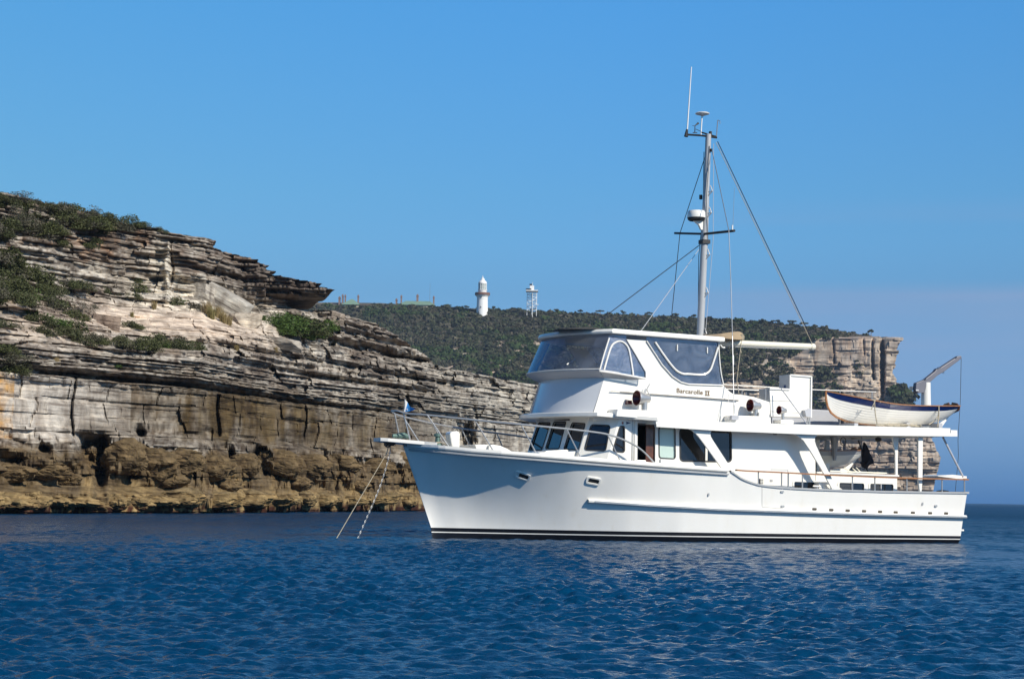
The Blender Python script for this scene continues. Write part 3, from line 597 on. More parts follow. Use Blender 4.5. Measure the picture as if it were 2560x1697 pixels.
# ---- plates with real openings --------------------------------------------
def ringpts(plane, quad, r):
    p0, n = plane; return rounded([BP(x, y, p0, n) for x, y in quad], r)
def window(name, plane, quad, r, parent, glass='glass', fr='rubber', fw=.028, depth=.035, outm=None):
    """frame ring standing proud of the wall, pane set back inside it; returns the hole"""
    p0, n = plane; n = n.normalized()
    if n.y > 0 and abs(n.y) > abs(n.x): n = -n
    if abs(n.x) >= abs(n.y) and n.x > 0: n = -n
    hole = ringpts(plane, quad, r); outer = grow(hole, fw)
    if (outer[0]-sum(hole, Vector())/len(hole)).length < (hole[0]-sum(hole, Vector())/len(hole)).length: outer = grow(hole, -fw)
    f = MB(); f.plate([p+n*.014 for p in outer], [[p+n*.014 for p in hole]], t=-n*(.016+depth))
    f.mi = 1; f.plate([p-n*depth*.8 for p in hole], t=-n*.012); part(f, name, [M[fr], M[glass]], parent)
    return hole
def grow_in(pts, d): return pts
SIDE = -1.95
pside = (Vector((0, SIDE, 0)), Vector((0, 1, 0)))
FX = lambda z, dx=0: 3.44+.32*(z-2.0)+dx
nf = Vector((1, 0, -.32)).normalized(); pfront = (Vector((3.44, 0, 2.0)), nf)
# corner facet through (3.44,-1.5),( 4.07,-1.95) at z=2 leaning with the front
a_ = Vector((3.44, -1.5, 2.)); b_ = Vector((4.07, SIDE, 2.)); up_ = Vector((.32, 0, 1.))
nc = (b_-a_).cross(up_).normalized(); pcorner = (a_, nc)
ph = link('pilothouse', None, boat)
wins_f = [window('front_window', pfront, q, .06, ph) for q in ([(1347, 1058), (1376, 1058), (1354.5, 1124), (1324, 1124)],
          [(1385, 1056), (1414.8, 1056), (1397.5, 1120.5), (1364.6, 1120.5)], [(1430.5, 1058), (1463, 1060), (1446, 1123), (1410.5, 1121.5)])]
win_c = window('front_window', pcorner, [(1479, 1063), (1524, 1064.5), (1513, 1125.5), (1463, 1123)], .06, ph)
zt = 3.12; zb = 1.6
vm = max(p.y for w in wins_f for p in w)+.10
mb = MB(); mb.plate([(FX(zb), -1.5, zb), (FX(zt), -1.5, zt), (FX(zt), vm, zt), (FX(zb), vm, zb)], wins_f, t=nf*.04)
mb.plate([a_+up_*(zb-2), a_+up_*(zt-2), b_+up_*(zt-2), b_+up_*(zb-2)], [win_c], t=(nc if nc.x > 0 else -nc)*.04)
a2 = a_*1; a2.y = vm; b2 = b_*1; b2.y *= -1; mb.plate([a2+up_*(zb-2), a2+up_*(zt-2), b2+up_*(zt-2), b2+up_*(zb-2)], t=(.03, -.03, 0))
part(mb, 'front_wall', 'white', ph)
mb = MB(); mb.plate(ringpts((pfront[0]-nf*.012, nf), [(1378, 1044), (1422, 1044.5), (1425, 1051), (1379, 1050)], .05), t=nf*-.02); part(mb, 'name_board', mat('dark_brown_board', (.05, .035, .028), .5, var=.2), ph)
# port side wall from the pilothouse to the saloon's after end
sw = [BP(x, y, *pside) for x, y in [(1584, 1060)]]
door = [Vector((4.93, SIDE, 1.7)), Vector((4.93, SIDE, 2.965)), Vector((5.46, SIDE, 2.965)), Vector((5.46, SIDE, 1.7))]
w5 = window('side_window', pside, [(1551, 1066), (1560, 1067), (1560, 1129), (1533, 1126)], [.05, .03, .06, .06], ph)
wfr = window('frosted_side_window', pside, [(1648, 1068), (1686, 1070), (1687, 1145), (1649, 1143)], .06, ph, 'frost')
wsal = window('saloon_window', pside, [(1701, 1073), (1826, 1079), (1827, 1152), (1702, 1150)], .09, ph, fw=.035)
wt1 = window('cabin_window', pside, [(1985, 1203.5), (2038, 1205.5), (2038, 1224), (1985, 1222)], .05, ph, fr='white', fw=.05)
mb = MB()
outer = [Vector((4.07+.32*(zb-2), SIDE, zb)), Vector((4.07+.32*(zt-2), SIDE, zt)), Vector((5.25, SIDE, zt)), Vector((5.3, SIDE, 2.95)), Vector((10.30, SIDE, 2.95)), Vector((10.30, SIDE, .95)), Vector((7.6, SIDE, .95)), Vector((6.9, SIDE, 1.6))]
mb.plate(outer, [door, w5, wfr, wsal, wt1], t=(0, .04, 0)); part(mb, 'side_wall', 'white', ph)
mb = MB(); mb.plate([(p.x, -p.y, p.z) for p in outer], t=(0, -.04, 0)); mb.box((10.25, -1.9, .9), (10.3, 1.9, 2.9)); part(mb, 'starboard_wall', 'white', ph)
mb = MB(); mb.box((BP(1764, 1110, *pside).x, SIDE+.0, 2.02), (BP(1769, 1110, *pside).x, SIDE+.03, 2.86)); part(mb, 'window_divider', 'white', ph)
mb = MB(); mb.box((4.4, -1.5, 1.5), (9.9, 1.7, 1.56)); mb.box((4.3, -1.2, 1.56), (9.0, -1.15, 2.9)); mb.box((4.3, -1.15, 1.56), (4.35, 1.2, 2.9)); part(mb, 'cabin_interior', 'dark', ph)
dx = door[0].x
mb = MB(); mb.box((5.22, SIDE+.06, 1.6), (5.47, SIDE+.10, 2.96)); part(mb, 'sliding_door', 'wood', ph)
mb = MB(); mb.box((4.86, SIDE+.5, 1.6), (5.24, SIDE+.55, 2.35)); part(mb, 'helm_seat', mat('grey_upholstery', (.13, .14, .17), .7, var=.3), ph)
mb = MB(); mb.box((4.84, SIDE-.03, 1.6), (4.93, SIDE-.002, 3.04)); mb.box((4.93, SIDE-.03, 2.97), (5.48, SIDE-.002, 3.03)); part(mb, 'door_frame', 'white', ph, bevel=.008)
mb = MB(); mb.box((4.78, SIDE-.018, 1.6), (4.80, SIDE-.002, 3.04)); part(mb, 'door_track', 'steel', ph)
c = BP(1650, 1153, *pside); mb = MB(); mb.tube([c+Vector((0, -.03, .06)), c+Vector((0, -.03, -.06))], .012, 6); part(mb, 'door_handle', 'steel', ph)
mb = MB(); q = BP(1568, 1057, *pside); mb.plate([q+Vector((-.03, -.004, .035)), q+Vector((.10, -.004, 0)), q+Vector((-.03, -.004, -.035))], t=(0, -.004, 0)); part(mb, 'blue_pennant_decal', 'navy', ph)
q = BP(1557, 1057, *pside); mb = MB(); mb.box(q+Vector((-.03, -.006, -.03)), q+Vector((.02, -.002, .03))); part(mb, 'red_decal', mat('faded_red_decal', (.35, .10, .07), .6, var=.2), ph)
# pilothouse brow
def bow_curve(xc, bulge, hw, n=24): return [Vector((xc-bulge*(1-(v/hw)**2), v, 0)) for v in [hw*(-1+2*k/n) for k in range(n+1)]]
mb = MB()
fr = bow_curve(3.72, .98, 2.12); rows = []
for dz, g in ((3.085, 0.0), (3.10, -.05), (3.17, -.055), (3.19, .0)):
    rows.append([Vector((p.x+g, p.y, dz+(.03 if 0 else 0))) for p in fr])
def brow_plan(g): return [Vector((p.x+g, p.y, 0)) for p in fr]+[Vector((4.6, 2.16, 0)), Vector((5.24, 2.5, 0)), Vector((5.24, -2.5, 0)), Vector((4.6, -2.16, 0))]
lo, hi = brow_plan(0), brow_plan(0)
zz = lambda x, b: b-.085*max(0, min(1, (x-4.1)/1.1))
P_ = [[Vector((p.x+g, p.y*(1+g2), zz(p.x, z))) for p in brow_plan(0)] for z, g, g2 in ((3.085, .03, -.01), (3.10, -.03, .01), (3.185, -.03, .01), (3.205, .02, -.01))]
mb.grid(P_, True); m = len(P_[0])
for pl_, fl in ((P_[0], 1), (P_[3], 0)):
    vs = [Vector((4.4, 0, pl_[0].z))]+pl_; mb.add(vs, [(0, 1+i, 1+(i+1) % m) for i in range(m)])
part(mb, 'brow', 'white', ph)

# ---- boat deck, fashion plates and aft cabin -------------------------------
bd = link('boat_deck', None, boat)
def fascia(y, s):
    mb = MB(); top = [(5.20, 3.07), (7.04, 3.045), (10, 3.05), (14.34, 3.095), (14.36, 3.05), (14.56, 3.05)]
    return top
mb = MB()
ed = [(5.18, 2.50), (8, 2.52), (12, 2.50), (14.35, 2.42)]
zt_ = lambda x: float(np.interp(x, [5.18, 7.04, 10, 14.35], [3.075, 3.045, 3.055, 3.095])); zl_ = lambda x: float(np.interp(x, [5.18, 7.04, 10, 14.56], [2.93, 2.895, 2.90, 2.95]))
yb_ = lambda x: float(np.interp(x, [a for a, b in ed], [b for a, b in ed]))
xx = [5.18+(14.35-5.18)*k/24 for k in range(25)]
mb.grid([[(x, -yb_(x), zl_(x)) for x in xx], [(x, -yb_(x), zt_(x)) for x in xx], [(x, 0, zt_(x)+.04) for x in xx], [(x, yb_(x), zt_(x)) for x in xx], [(x, yb_(x), zl_(x)) for x in xx], [(x, 0, zl_(x)+.03) for x in xx]], False)
mb.grid([[(x, 0, zl_(x)+.03) for x in xx], [(x, -yb_(x), zl_(x)) for x in xx]])
for x in (5.18, 14.35): mb.add([(x, -yb_(x), zl_(x)), (x, -yb_(x), zt_(x)), (x, 0, zt_(x)+.04), (x, yb_(x), zt_(x)), (x, yb_(x), zl_(x)), (x, 0, zl_(x)+.03)], [(0, 1, 2, 3, 4, 5)])
part(mb, 'deck_slab', 'white', bd)
mb = MB(); xx2 = xx+[14.57]
zc_ = lambda x: float(np.interp(x, [5.18, 7.04, 10, 14.57], [2.945, 2.905, 2.915, 3.05 if 0 else 2.965])); zd_ = lambda x: float(np.interp(x, [5.18, 7.04, 10, 14.57], [2.86, 2.81, 2.79, 2.875]))
for s in (-1, 1):
    mb.grid([[(x, s*(yb_(x)+o), z(x)) for x in xx2] for o, z in ((.012, zc_), (.022, lambda x: zc_(x)-.01), (.022, zd_), (-.09, zd_), (-.09, lambda x: zl_(x)-.0))])
    x = 14.57; mb.add([(x, s*(yb_(x)+.02), zc_(x)), (x, s*(yb_(x)+.02), zd_(x)), (x, s*(yb_(x)-.09), zd_(x)), (x, s*(yb_(x)-.09), zc_(x))], [(0, 1, 2, 3)])
mb.box((14.352, -2.44, 2.88), (14.57, 2.44, 3.045))
part(mb, 'fascia_board', 'white', bd)
PV = -2.40
pp = (Vector((0, PV, 0)), Vector((0, 1, 0)))
def side_plate(name, pts, v=PV, t=.05, m='white', parent=bd, sm=None):
    L_ = [B(x, y, v) for x, y in pts]; mb = MB(); mb.plate([(p.x, -p.y, p.z) for p in L_], t=(0, -t, 0)); part(mb, name, m, parent)
    mb = MB(); mb.plate(L_, t=(0, t, 0)); return part(mb, name, m, parent, bevel=.006)
s1 = [(1641, 1048), (1641, 1055.5), (1645, 1061), (1652, 1064), (1707, 1068), (1720, 1071), (1732, 1077), (1740, 1084), (1748, 1093), (1771, 1124), (1803, 1168), (1804, 1178), (1836, 1181), (1829, 1170), (1816.5, 1152), (1782, 1099), (1777, 1090), (1776.5, 1082), (1780, 1076), (1787, 1073.5), (1800, 1074), (1800, 1060)]
side_plate('fashion_plate', s1)
s2 = [(1930, 1064), (1930, 1080), (1955, 1081), (1975, 1083), (1994, 1089), (2008, 1100), (2023, 1122), (2052, 1170), (2078, 1217), (2082, 1226), (2112, 1228), (2104, 1228), (2085, 1206), (2074, 1183), (2055, 1145), (2041, 1114), (2037, 1102), (2038, 1094), (2043, 1088), (2052, 1085.5), (2070, 1086), (2070, 1070)]
side_plate('fashion_plate', s2)
# small triangular bracket and coaming step where the after fashion plate lands
mb = MB(); mb.box((10.25, -2.2, 1.0), (10.6, -1.96, 1.56)); part(mb, 'side_step', 'white', bd, bevel=.01)
# after trunk cabin
tr = link('aft_cabin', None, boat)
wt2 = window('cabin_window', pside, [(2098, 1206), (2160, 1208), (2160, 1228), (2098, 1226)], .05, tr, fr='white', fw=.05)
wt3 = window('cabin_window', pside, [(2175, 1208.5), (2233, 1210), (2233, 1230), (2175, 1228.5)], .05, tr, fr='white', fw=.05)
mb = MB(); mb.plate([(10.32, SIDE, 1.0), (10.32, SIDE, 1.78), (12.93, SIDE, 1.74), (12.93, SIDE, 1.0)], [wt2, wt3], t=(0, .04, 0))
mb.box((12.89, SIDE+.04, 1.0), (12.93, -SIDE, 1.74)); mb.plate([(10.32, -SIDE, 1.0), (10.32, -SIDE, 1.78), (12.93, -SIDE, 1.74), (12.93, -SIDE, 1.0)], t=(0, -.04, 0))
part(mb, 'cabin_wall', 'white', tr)
mb = MB(); mb.plate([(10.32, -2.0, 1.782), (12.97, -2.0, 1.742), (12.97, 2.0, 1.742), (10.32, 2.0, 1.782)], t=(0, 0, .05)); part(mb, 'cabin_top', 'white', tr, bevel=.012)
for x in (2130, 2203):
    q = BP(x, 1218, *pside); mb = MB(); mb.box((q.x-.015, SIDE+.0, 1.3), (q.x+.015, SIDE+.025, 1.60)); part(mb, 'window_divider', 'greyp', tr)
mb = MB()
for a, b in ((2175, 2202),):
    for k in range(6):
        A_ = BP(a, 1208+k*3.3+(1 if a > 2150 else 0), *pside); B_ = BP(b, 1209+k*3.3+(1 if a > 2150 else 0), *pside); mb.box((A_.x, SIDE+.022, A_.z-.012), (B_.x, SIDE+.027, A_.z))
part(mb, 'window_blind', 'blind', tr)
mb = MB()
for k in range(6):
    A_ = BP(2098, 1208+k*3.3, *pside); B_ = BP(2129, 1209+k*3.3, *pside); mb.box((A_.x, SIDE+.022, A_.z-.012), (B_.x, SIDE+.027, A_.z))
part(mb, 'window_blind', 'blind', tr)
mb = MB(); l = [B(2075, 1177, -1.7), B(2220, 1182.5, -1.7)]; mb.tube(l, .018, 8)
for a, b in (((2110, 1168), (2127, 1180)), ((2131, 1170), (2145, 1181)), ((2140, 1168), (2152, 1180))): mb.tube([B(*a, -1.5), B(*b, -1.5)], .014, 6)
part(mb, 'grab_rail', 'cream', tr)
# posts under the boat deck
for s in (-1, 1):
    mb = MB(); mb.plate([B(x, y, -2.3) for x, y in [(2296, 1092), (2308, 1092), (2306.5, 1200), (2304, 1232), (2300, 1232), (2296, 1200)]], t=(0, .07, 0))
    if s > 0: mb.v = [Vector((p.x, -p.y, p.z)) for p in mb.v]
    part(mb, 'post', 'white', bd, bevel=.012)
    mb = MB(); mb.plate([B(x, y, -1.96) for x, y in [(2231, 1091), (2247, 1091), (2245, 1130), (2244.5, 1187), (2239, 1187), (2238, 1130)]], t=(0, .06, 0))
    if s > 0: mb.v = [Vector((p.x, -p.y, p.z)) for p in mb.v]
    part(mb, 'post', 'white', bd, bevel=.01)
mb = MB(); mb.tube([B(2357, 1092, -2.1), B(2408, 1192, -2.3)], .028, 8); part(mb, 'deck_stay', 'greyp', bd)
mb = MB(); mb.tube([B(2086, 1090, 1.9), B(2086, 1150, 2.0)], [.13, .05], 8); part(mb, 'davit_arm', 'greyp', bd)
mb = MB(); mb.tube([B(2154, 1092, .6), B(2154, 1184, .6)], .022, 6); part(mb, 'thin_pole', 'greyp', bd)
mb = MB(); c = B(2108, 1103, .5)
for k in range(16):
    a0, a1 = 2*math.pi*k/16, 2*math.pi*(k+1)/16; mb.tube([c+Vector((math.cos(a0)*.09, 0, math.sin(a0)*.12)), c+Vector((math.cos(a1)*.09, 0, math.sin(a1)*.12))], .012, 5)
part(mb, 'deckhead_hoop', 'black', bd)
mb = MB(); mb.lathe(B(2196, 1092, -.4), [(0, .03), (-.03, .09), (-.10, .09), (-.13, .05)], seg=12); part(mb, 'deckhead_lamp', 'black', bd)
# small side lockers and marks on the saloon wall
mb = MB(); l = [BP(x, y, *pside) for x, y in [(1927, 1173), (1969, 1174.5), (1970, 1222)]]
for a, b in zip(l, l[1:]): mb.box((min(a.x, b.x)-.004, SIDE-.004, min(a.z, b.z)-.004), (max(a.x, b.x)+.004, SIDE-.001, max(a.z, b.z)+.004))
part(mb, 'locker_seam', 'greyrub', ph)
mb = MB(); q = BP(1928, 1201, *pside); mb.box((q.x-.04, SIDE-.01, q.z-.03), (q.x+.04, SIDE-.001, q.z+.03)); part(mb, 'locker_latch', 'greyrub', ph)
mb = MB(); q = BP(1937, 1083, *pside); mb.box((q.x-.05, SIDE-.02, q.z-.04), (q.x+.05, SIDE-.001, q.z+.02)); part(mb, 'deck_lamp', 'greyrub', ph)
# ---- flybridge ---------------------------------------------------------------
fb = link('flybridge', None, boat)
FV = -1.75; pf = (Vector((0, FV, 0)), Vector((0, 1, 0)))
def curve(xc, bulge, hw, z, n=20, e=2.2): return [Vector((xc-bulge*(1-abs(v/hw)**e), v, z)) for v in [hw*(-1+2*k/n) for k in range(n+1)]]
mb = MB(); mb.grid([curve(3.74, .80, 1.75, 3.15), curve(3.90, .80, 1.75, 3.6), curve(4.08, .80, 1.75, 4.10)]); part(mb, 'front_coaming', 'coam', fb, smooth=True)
mb = MB(); mb.grid([curve(4.10, .78, 1.74, 4.09), curve(3.95, .84, 1.84, 4.15), curve(3.80, .86, 2.0, 4.27), curve(3.81, .86, 2.0, 4.30)]); part(mb, 'visor', 'greyp', fb, smooth=True)
for s in (1, -1):
    mb = MB(); mb.grid([[(4.08, s*1.74, 4.09), (5.05, s*1.74, 4.09)], [(3.80, s*2.0, 4.27), (4.95, s*1.90, 4.18)], [(3.82, s*2.0, 4.30), (4.97, s*1.90, 4.21)]]); part(mb, 'visor_side', 'greyp', fb)
mb = MB(); mb.tube(curve(3.80, .865, 2.0, 4.30), .016, 6); part(mb, 'visor_trim', 'white', fb)
# side coaming with its raked pillar (port and starboard)
fo = [(1484, 1050), (1484, 1031), (1511, 944), (1614, 948), (1614, 929), (1589, 887), (1566, 848), (1614.5, 850), (1635, 882), (1656, 912), (1670, 930), (1682, 941), (1693, 950), (1703, 955), (1719, 959.5), (1760, 961), (1808, 962),
      (1813, 968), (1824.6, 979), (1834, 985), (1861, 987.5), (1888, 993), (1915, 1002), (1924, 1005), (1926, 1041), (1927, 1062), (1800, 1060), (1640, 1052)]
for s in (1, -1):
    L_ = [B(x, y, FV) for x, y in fo]; mb = MB(); mb.plate([(p.x, s*p.y, p.z) for p in L_], t=(0, s*.05, 0)); part(mb, 'side_coaming', 'white', fb)
mb = MB(); mb.box((3.9, -1.7, 3.2), (8.9, 1.7, 3.24)); part(mb, 'cockpit_floor', mat('grey_deck_paint', (.35, .35, .34), .8, var=.1), fb)
mb = MB(); mb.box((4.6, -.9, 3.24), (5.0, .9, 4.05)); part(mb, 'helm_console', 'greyp', fb, bevel=.03)
mb = MB(); mb.box((5.9, -.5, 3.24), (6.35, .1, 3.75)); mb.box((6.25, -.5, 3.75), (6.38, .1, 4.45)); part(mb, 'helm_chair', 'cream', fb, bevel=.04)
# hardtop
def top_plan(g, z): return [Vector((p.x, p.y, z)) for p in curve(4.24-g, .98, 1.90+g*.5, z)]+[Vector((7.50+g*.3, 1.90+g*.5, z-.04)), Vector((7.50+g*.3, -1.90-g*.5, z-.04))]
def roofz(pts): return [Vector((p.x, p.y, p.z+.02*(1-((p.x-3.3)/4.2)**2)-.03*(max(0, 4.2-p.x)))) for p in pts]
rows = [roofz(top_plan(-.03, 5.215)), roofz(top_plan(.03, 5.225)), roofz(top_plan(.045, 5.27)), roofz(top_plan(.02, 5.335)), roofz(top_plan(-.10, 5.345))]
mb = MB(); mb.grid(rows, True); m = len(rows[0])
for r, c in ((rows[0], 5.22), (rows[-1], 5.40)): mb.add([Vector((5.2, 0, c))]+r, [(0, 1+i, 1+(i+1) % m) for i in range(m)])
part(mb, 'hardtop', 'white', fb)
# clear enclosure: front, sides, after end
def c2(z, k): t = (z-4.29)/(5.21-4.29); return curve(3.80+.38*t, .86, 2.0-.20*t, z)
mb = MB(); mb.grid([c2(4.29, 0), c2(4.6, 0), c2(4.9, 0), c2(5.22, 0)]); part(mb, 'clear_front_screen', 'vinyl', fb, smooth=True)
VT = lambda y: -1.79-.19*max(0, min(1, (y-848)/85))
q1 = [(1497.7, 927), (1523, 838), (1566, 838), (1566, 848), (1614, 929), (1613, 943), (1590, 941)]
q2 = [(1616, 838), (1616, 852), (1656, 913), (1682, 942), (1703, 956), (1722, 960), (1760, 961.5), (1807, 963), (1800, 918), (1796, 866), (1796, 846)]
for s in (1, -1):
    for q in (q1, q2):
        L_ = [B(x, y, (FV-.01 if q is q2 else VT(y)+.02)) for x, y in q]; mb = MB(); mb.plate([(p.x, s*p.y, p.z) for p in L_], t=(0, s*.006, 0)); part(mb, 'clear_side_curtain', 'vinyl', fb)
mb = MB(); mb.box((7.46, -1.7, 4.05), (7.465, 1.7, 5.2)); part(mb, 'clear_after_curtain', 'vinyl', fb)
def trim(name, px, r=.022, v=FV-.03, n=5, m='white', parent=fb, both=False):
    l = smoothline([B(x, y, v if v is not None else VT(y)) for x, y in px], n); mb = MB(); mb.tube(l, r, 8); o = part(mb, name, m, parent)
    if both:
        mb = MB(); mb.tube([(p.x, -p.y, p.z) for p in l], r, 8); part(mb, name, m, parent)
    return o
trim('curtain_zip', [(1510, 925), (1517, 900), (1524, 877), (1531, 862), (1540, 855.5), (1549, 853), (1558, 855.5), (1567, 864), (1573, 877), (1579, 910), (1583, 938)], .026, v=None)
trim('curtain_edge', [(1523, 845), (1510, 886), (1498.5, 927)], .022, n=1, v=None); trim('curtain_edge', [(1498, 927), (1540, 933), (1580, 940), (1613, 946)], .026, n=1, v=None)
trim('curtain_edge', [(1566, 848), (1590, 888), (1614, 930), (1614, 945)], .012, n=1, m='greyrub', v=None)
trim('curtain_zip', [(1638, 855), (1652, 876), (1672, 904), (1690, 925), (1707, 934), (1722, 935), (1752, 936.5), (1765, 934), (1776, 924), (1784, 903), (1795, 868)], .028)
trim('curtain_edge', [(1617, 852), (1656, 912), (1682, 941), (1703, 955), (1722, 960), (1808, 963)], .016, n=1)
trim('after_frame', [(1798, 846), (1797, 866), (1799, 900), (1803, 935), (1809, 962)], .018, both=True)
trim('roof_hook', [(1801, 862), (1806, 868), (1812, 869)], .02); trim('hanging_float', [(1693, 861), (1693, 877)], .02, n=1); trim('hanging_float', [(1768, 868), (1768, 883)], .02, n=1)
trim('boarding_hook', [(1417, 911), (1430, 903), (1440, 896)], .018, v=-1.2)
mb = MB(); mb.tube([B(1385, 917, -.2), B(1399, 946, -.3)], .012, 6); mb.lathe(B(1398, 948, -.32), [(-.03, .01), (0, .03), (.03, .01)], seg=8); part(mb, 'wiper_arm', 'black', fb)
trim('handrail', [(1528, 976), (1560, 978), (1700, 988.5), (1846, 999.5)], .014, v=FV-.07, n=1, m='steel'); trim('handrail_seam', [(1550, 980.5), (1700, 991), (1847, 1001)], .01, v=FV-.02, n=1, m='line')
# the name on the side
def lettering(txt, px0, py0, px1, py1, h, v):
    c = bpy.data.curves.new('name_lettering', 'FONT'); c.body = txt; c.size = 1; c.extrude = .004; c.offset = .008; c.space_character = 1.04
    t = bpy.data.objects.new('t', c); COL.objects.link(t); bpy.context.view_layer.update()
    me = bpy.data.meshes.new_from_object(t); bpy.data.objects.remove(t)
    a, b = B(px0, py0, v), B(px1, py1, v); xs_0 = [q.co.x for q in me.vertices]; x0, x1 = min(xs_0), max(xs_0); e = (b-a)/(x1-x0)
    for q in me.vertices:
        X, Y, Z_ = q.co; q.co = a+e*(X-x0)+Vector((0, -Z_, Y*h))
    me.materials.append(M['letter']); o = link('name_lettering', me, fb); return o
lettering('Barcarolle', 1692, 981, 1757, 986.2, .165, FV-.008)
mb = MB(); fr_ = lambda x, y: B(x, y, FV-.01); e_ = .012
for x in (1765.5, 1771.5): p, q = fr_(x, 977), fr_(x, 988); mb.box((p.x-.014, p.y-.004, q.z), (p.x+.014, p.y+.001, p.z))
for y in (977.2, 987.6): p, q = fr_(1762.5, y), fr_(1774.5, y); mb.box((p.x, p.y-.006, p.z-.008), (q.x, p.y+.0, p.z+.008))
part(mb, 'name_numeral', 'letter', fb)
# cowl ventilators on their boxes
def cowl(px, py, r, bx, by, standx, base_py, v):
    vt = link('cowl_ventilator', None, boat); c = B(px, py, v); s = r
    mb = MB(); mb.lathe(c, [(0, s), (.03, s*1.0), (.10, s*.93), (s*1.2, s*.68), (s*1.9, s*.55), (s*2.05, s*.40), (s*2.1, .0)], (1, .08, -.02), 28); part(mb, 'cowl', 'steel', vt, smooth=True)
    mb = MB(); mb.lathe(c+Vector((-.004, 0, 0)), [(0, s*1.04), (-.012, s*1.0), (-.005, s*.93), (.05, s*.8), (.14, s*.5), (.16, 0)], (1, .08, -.02), 28); part(mb, 'mouth', 'red', vt, smooth=True)
    a = B(standx, base_py, v); mb = MB(); mb.lathe(Vector((a.x, v, a.z)), [(-.05, r*.42), (c.z-a.z, r*.42)], seg=18); part(mb, 'stand', 'steel', vt, smooth=True)
    return c
def vbox(name, pts, v0, v1, m='white'):
    mb = MB(); mb.plate([B(x, y, v0) for x, y in pts], t=(0, v1-v0, 0)); return part(mb, name, m, fb, bevel=.01)
cowl(1592, 994.5, .19, 0, 0, 1611, 1025, -2.12); vbox('ventilator_box', [(1541, 1036), (1544, 1022), (1625, 1026), (1636, 1026), (1640, 1048), (1541, 1040)], -2.28, -1.76)
cowl(1875.5, 1013, .16, 0, 0, 1889, 1040, -2.05); vbox('ventilator_box', [(1830, 1052), (1832, 1038), (1898, 1040), (1898, 1030), (1927, 1044), (1927, 1062), (1830, 1060)], -2.20, -1.76)
cowl(1948, 1025, .11, 0, 0, 1957, 1049, -2.0); vbox('ventilator_box', [(1952, 1048.5), (1984, 1050), (1984, 1060), (1952, 1058)], -2.1, -1.7)
mb = MB(); q = B(1568, 1006, FV); mb.box(q+Vector((-.06, -.16, -.05)), q+Vector((.06, -.0, .05))); part(mb, 'navigation_light', 'red', fb, bevel=.01)
mb = MB()
for k in range(6): 
    a = B(1610+k*2.2, 985-k*4.2+(k % 2)*3, -1.95); b = B(1613+k*2.2, 985-(k+1)*4.2, -1.95); mb.tube([a, b], .012, 6)
mb.tube(smoothline([B(1608, 986, -1.95), B(1614, 972, -1.95), B(1617, 974, -1.95), B(1623, 986, -1.95)], 4), .012, 6); part(mb, 'flag_cleat_rack', 'steel', fb)
# locker, box and rails on the boat deck
lk = link('deck_locker', None, boat)
mb = MB(); mb.plate([B(x, y, -1.35) for x, y in [(1923.5, 970), (1974.7, 972), (1974.7, 936), (2029.6, 940.5), (2028.2, 1043.5), (1927, 1040.5)]], t=(0, .55, 0)); part(mb, 'locker_body', 'white', lk, bevel=.01)
mb = MB()
for l in ([(1923.5, 971), (1974.7, 973)], [(1974.9, 973), (1974.9, 937)], [(1974.7, 937), (2029.2, 941.3)], [(2028.4, 941), (2027.2, 1043)]): mb.tube([B(*l[0], -1.37), B(*l[1], -1.37)], .028, 4)
part(mb, 'panel_frame', 'white', lk)
mb = MB()
for l in ([(1925, 1001), (1974, 1003)], [(1926, 1028), (1995, 1032)]): mb.tube([B(*l[0], -1.352), B(*l[1], -1.352)], .006, 4)
part(mb, 'locker_seam', 'line', lk)
mb = MB(); mb.plate([B(x, y, -1.5) for x, y in [(2012, 1025), (2016, 1041), (2028, 1042), (2028, 1020)]], t=(0, .14, 0)); part(mb, 'locker_shelf', 'greyp', lk)
for x in (2019, 2024): 
    mb = MB(); mb.tube([B(x, 1040, -1.2), B(x, 1062, -1.2)], .022, 6); part(mb, 'leg', 'steel', lk)
mb = MB(); mb.plate([B(x, y, .4) for x, y in [(1930, 1038), (2030, 1023), (2088, 1026), (2100, 1064), (1930, 1058)]], t=(0, .6, 0)); part(mb, 'liferaft_box', 'greyp', bd, bevel=.02)  # grey paint carries the shade on the side of this box
mb = MB()
for pts in ([(1805, 961), (1960, 970)], [(1815, 972), (1915, 976)], [(2030, 974), (2190, 980)]): mb.tube([B(x, y, .9) for x, y in pts], .018, 8)
part(mb, 'boat_deck_rail', 'steel', bd)
mb = MB(); mb.tube([B(1846, 968, -1.0), B(1846, 1000, -1.0)], .014, 6); part(mb, 'short_post', 'greyp', bd)
for x0, y0, x1, y1, v in ((1855, 975, 1855, 988, .9), (1865, 980, 1865, 988, .9), (1914, 972, 1914, 1050, -1.7), (2100, 976, 2100, 1060, .9), (2180, 980, 2180, 1062, .9)):
    mb = MB(); mb.tube([B(x0, y0, v), B(x1, y1, v)], .013, 6); part(mb, 'rail_stanchion', 'steel', bd)
mb = MB(); mb.tube([B(1953, 971, -1.6), B(2017, 1059, -2.3)], .016, 6); part(mb, 'deck_stay', 'greyp', bd)
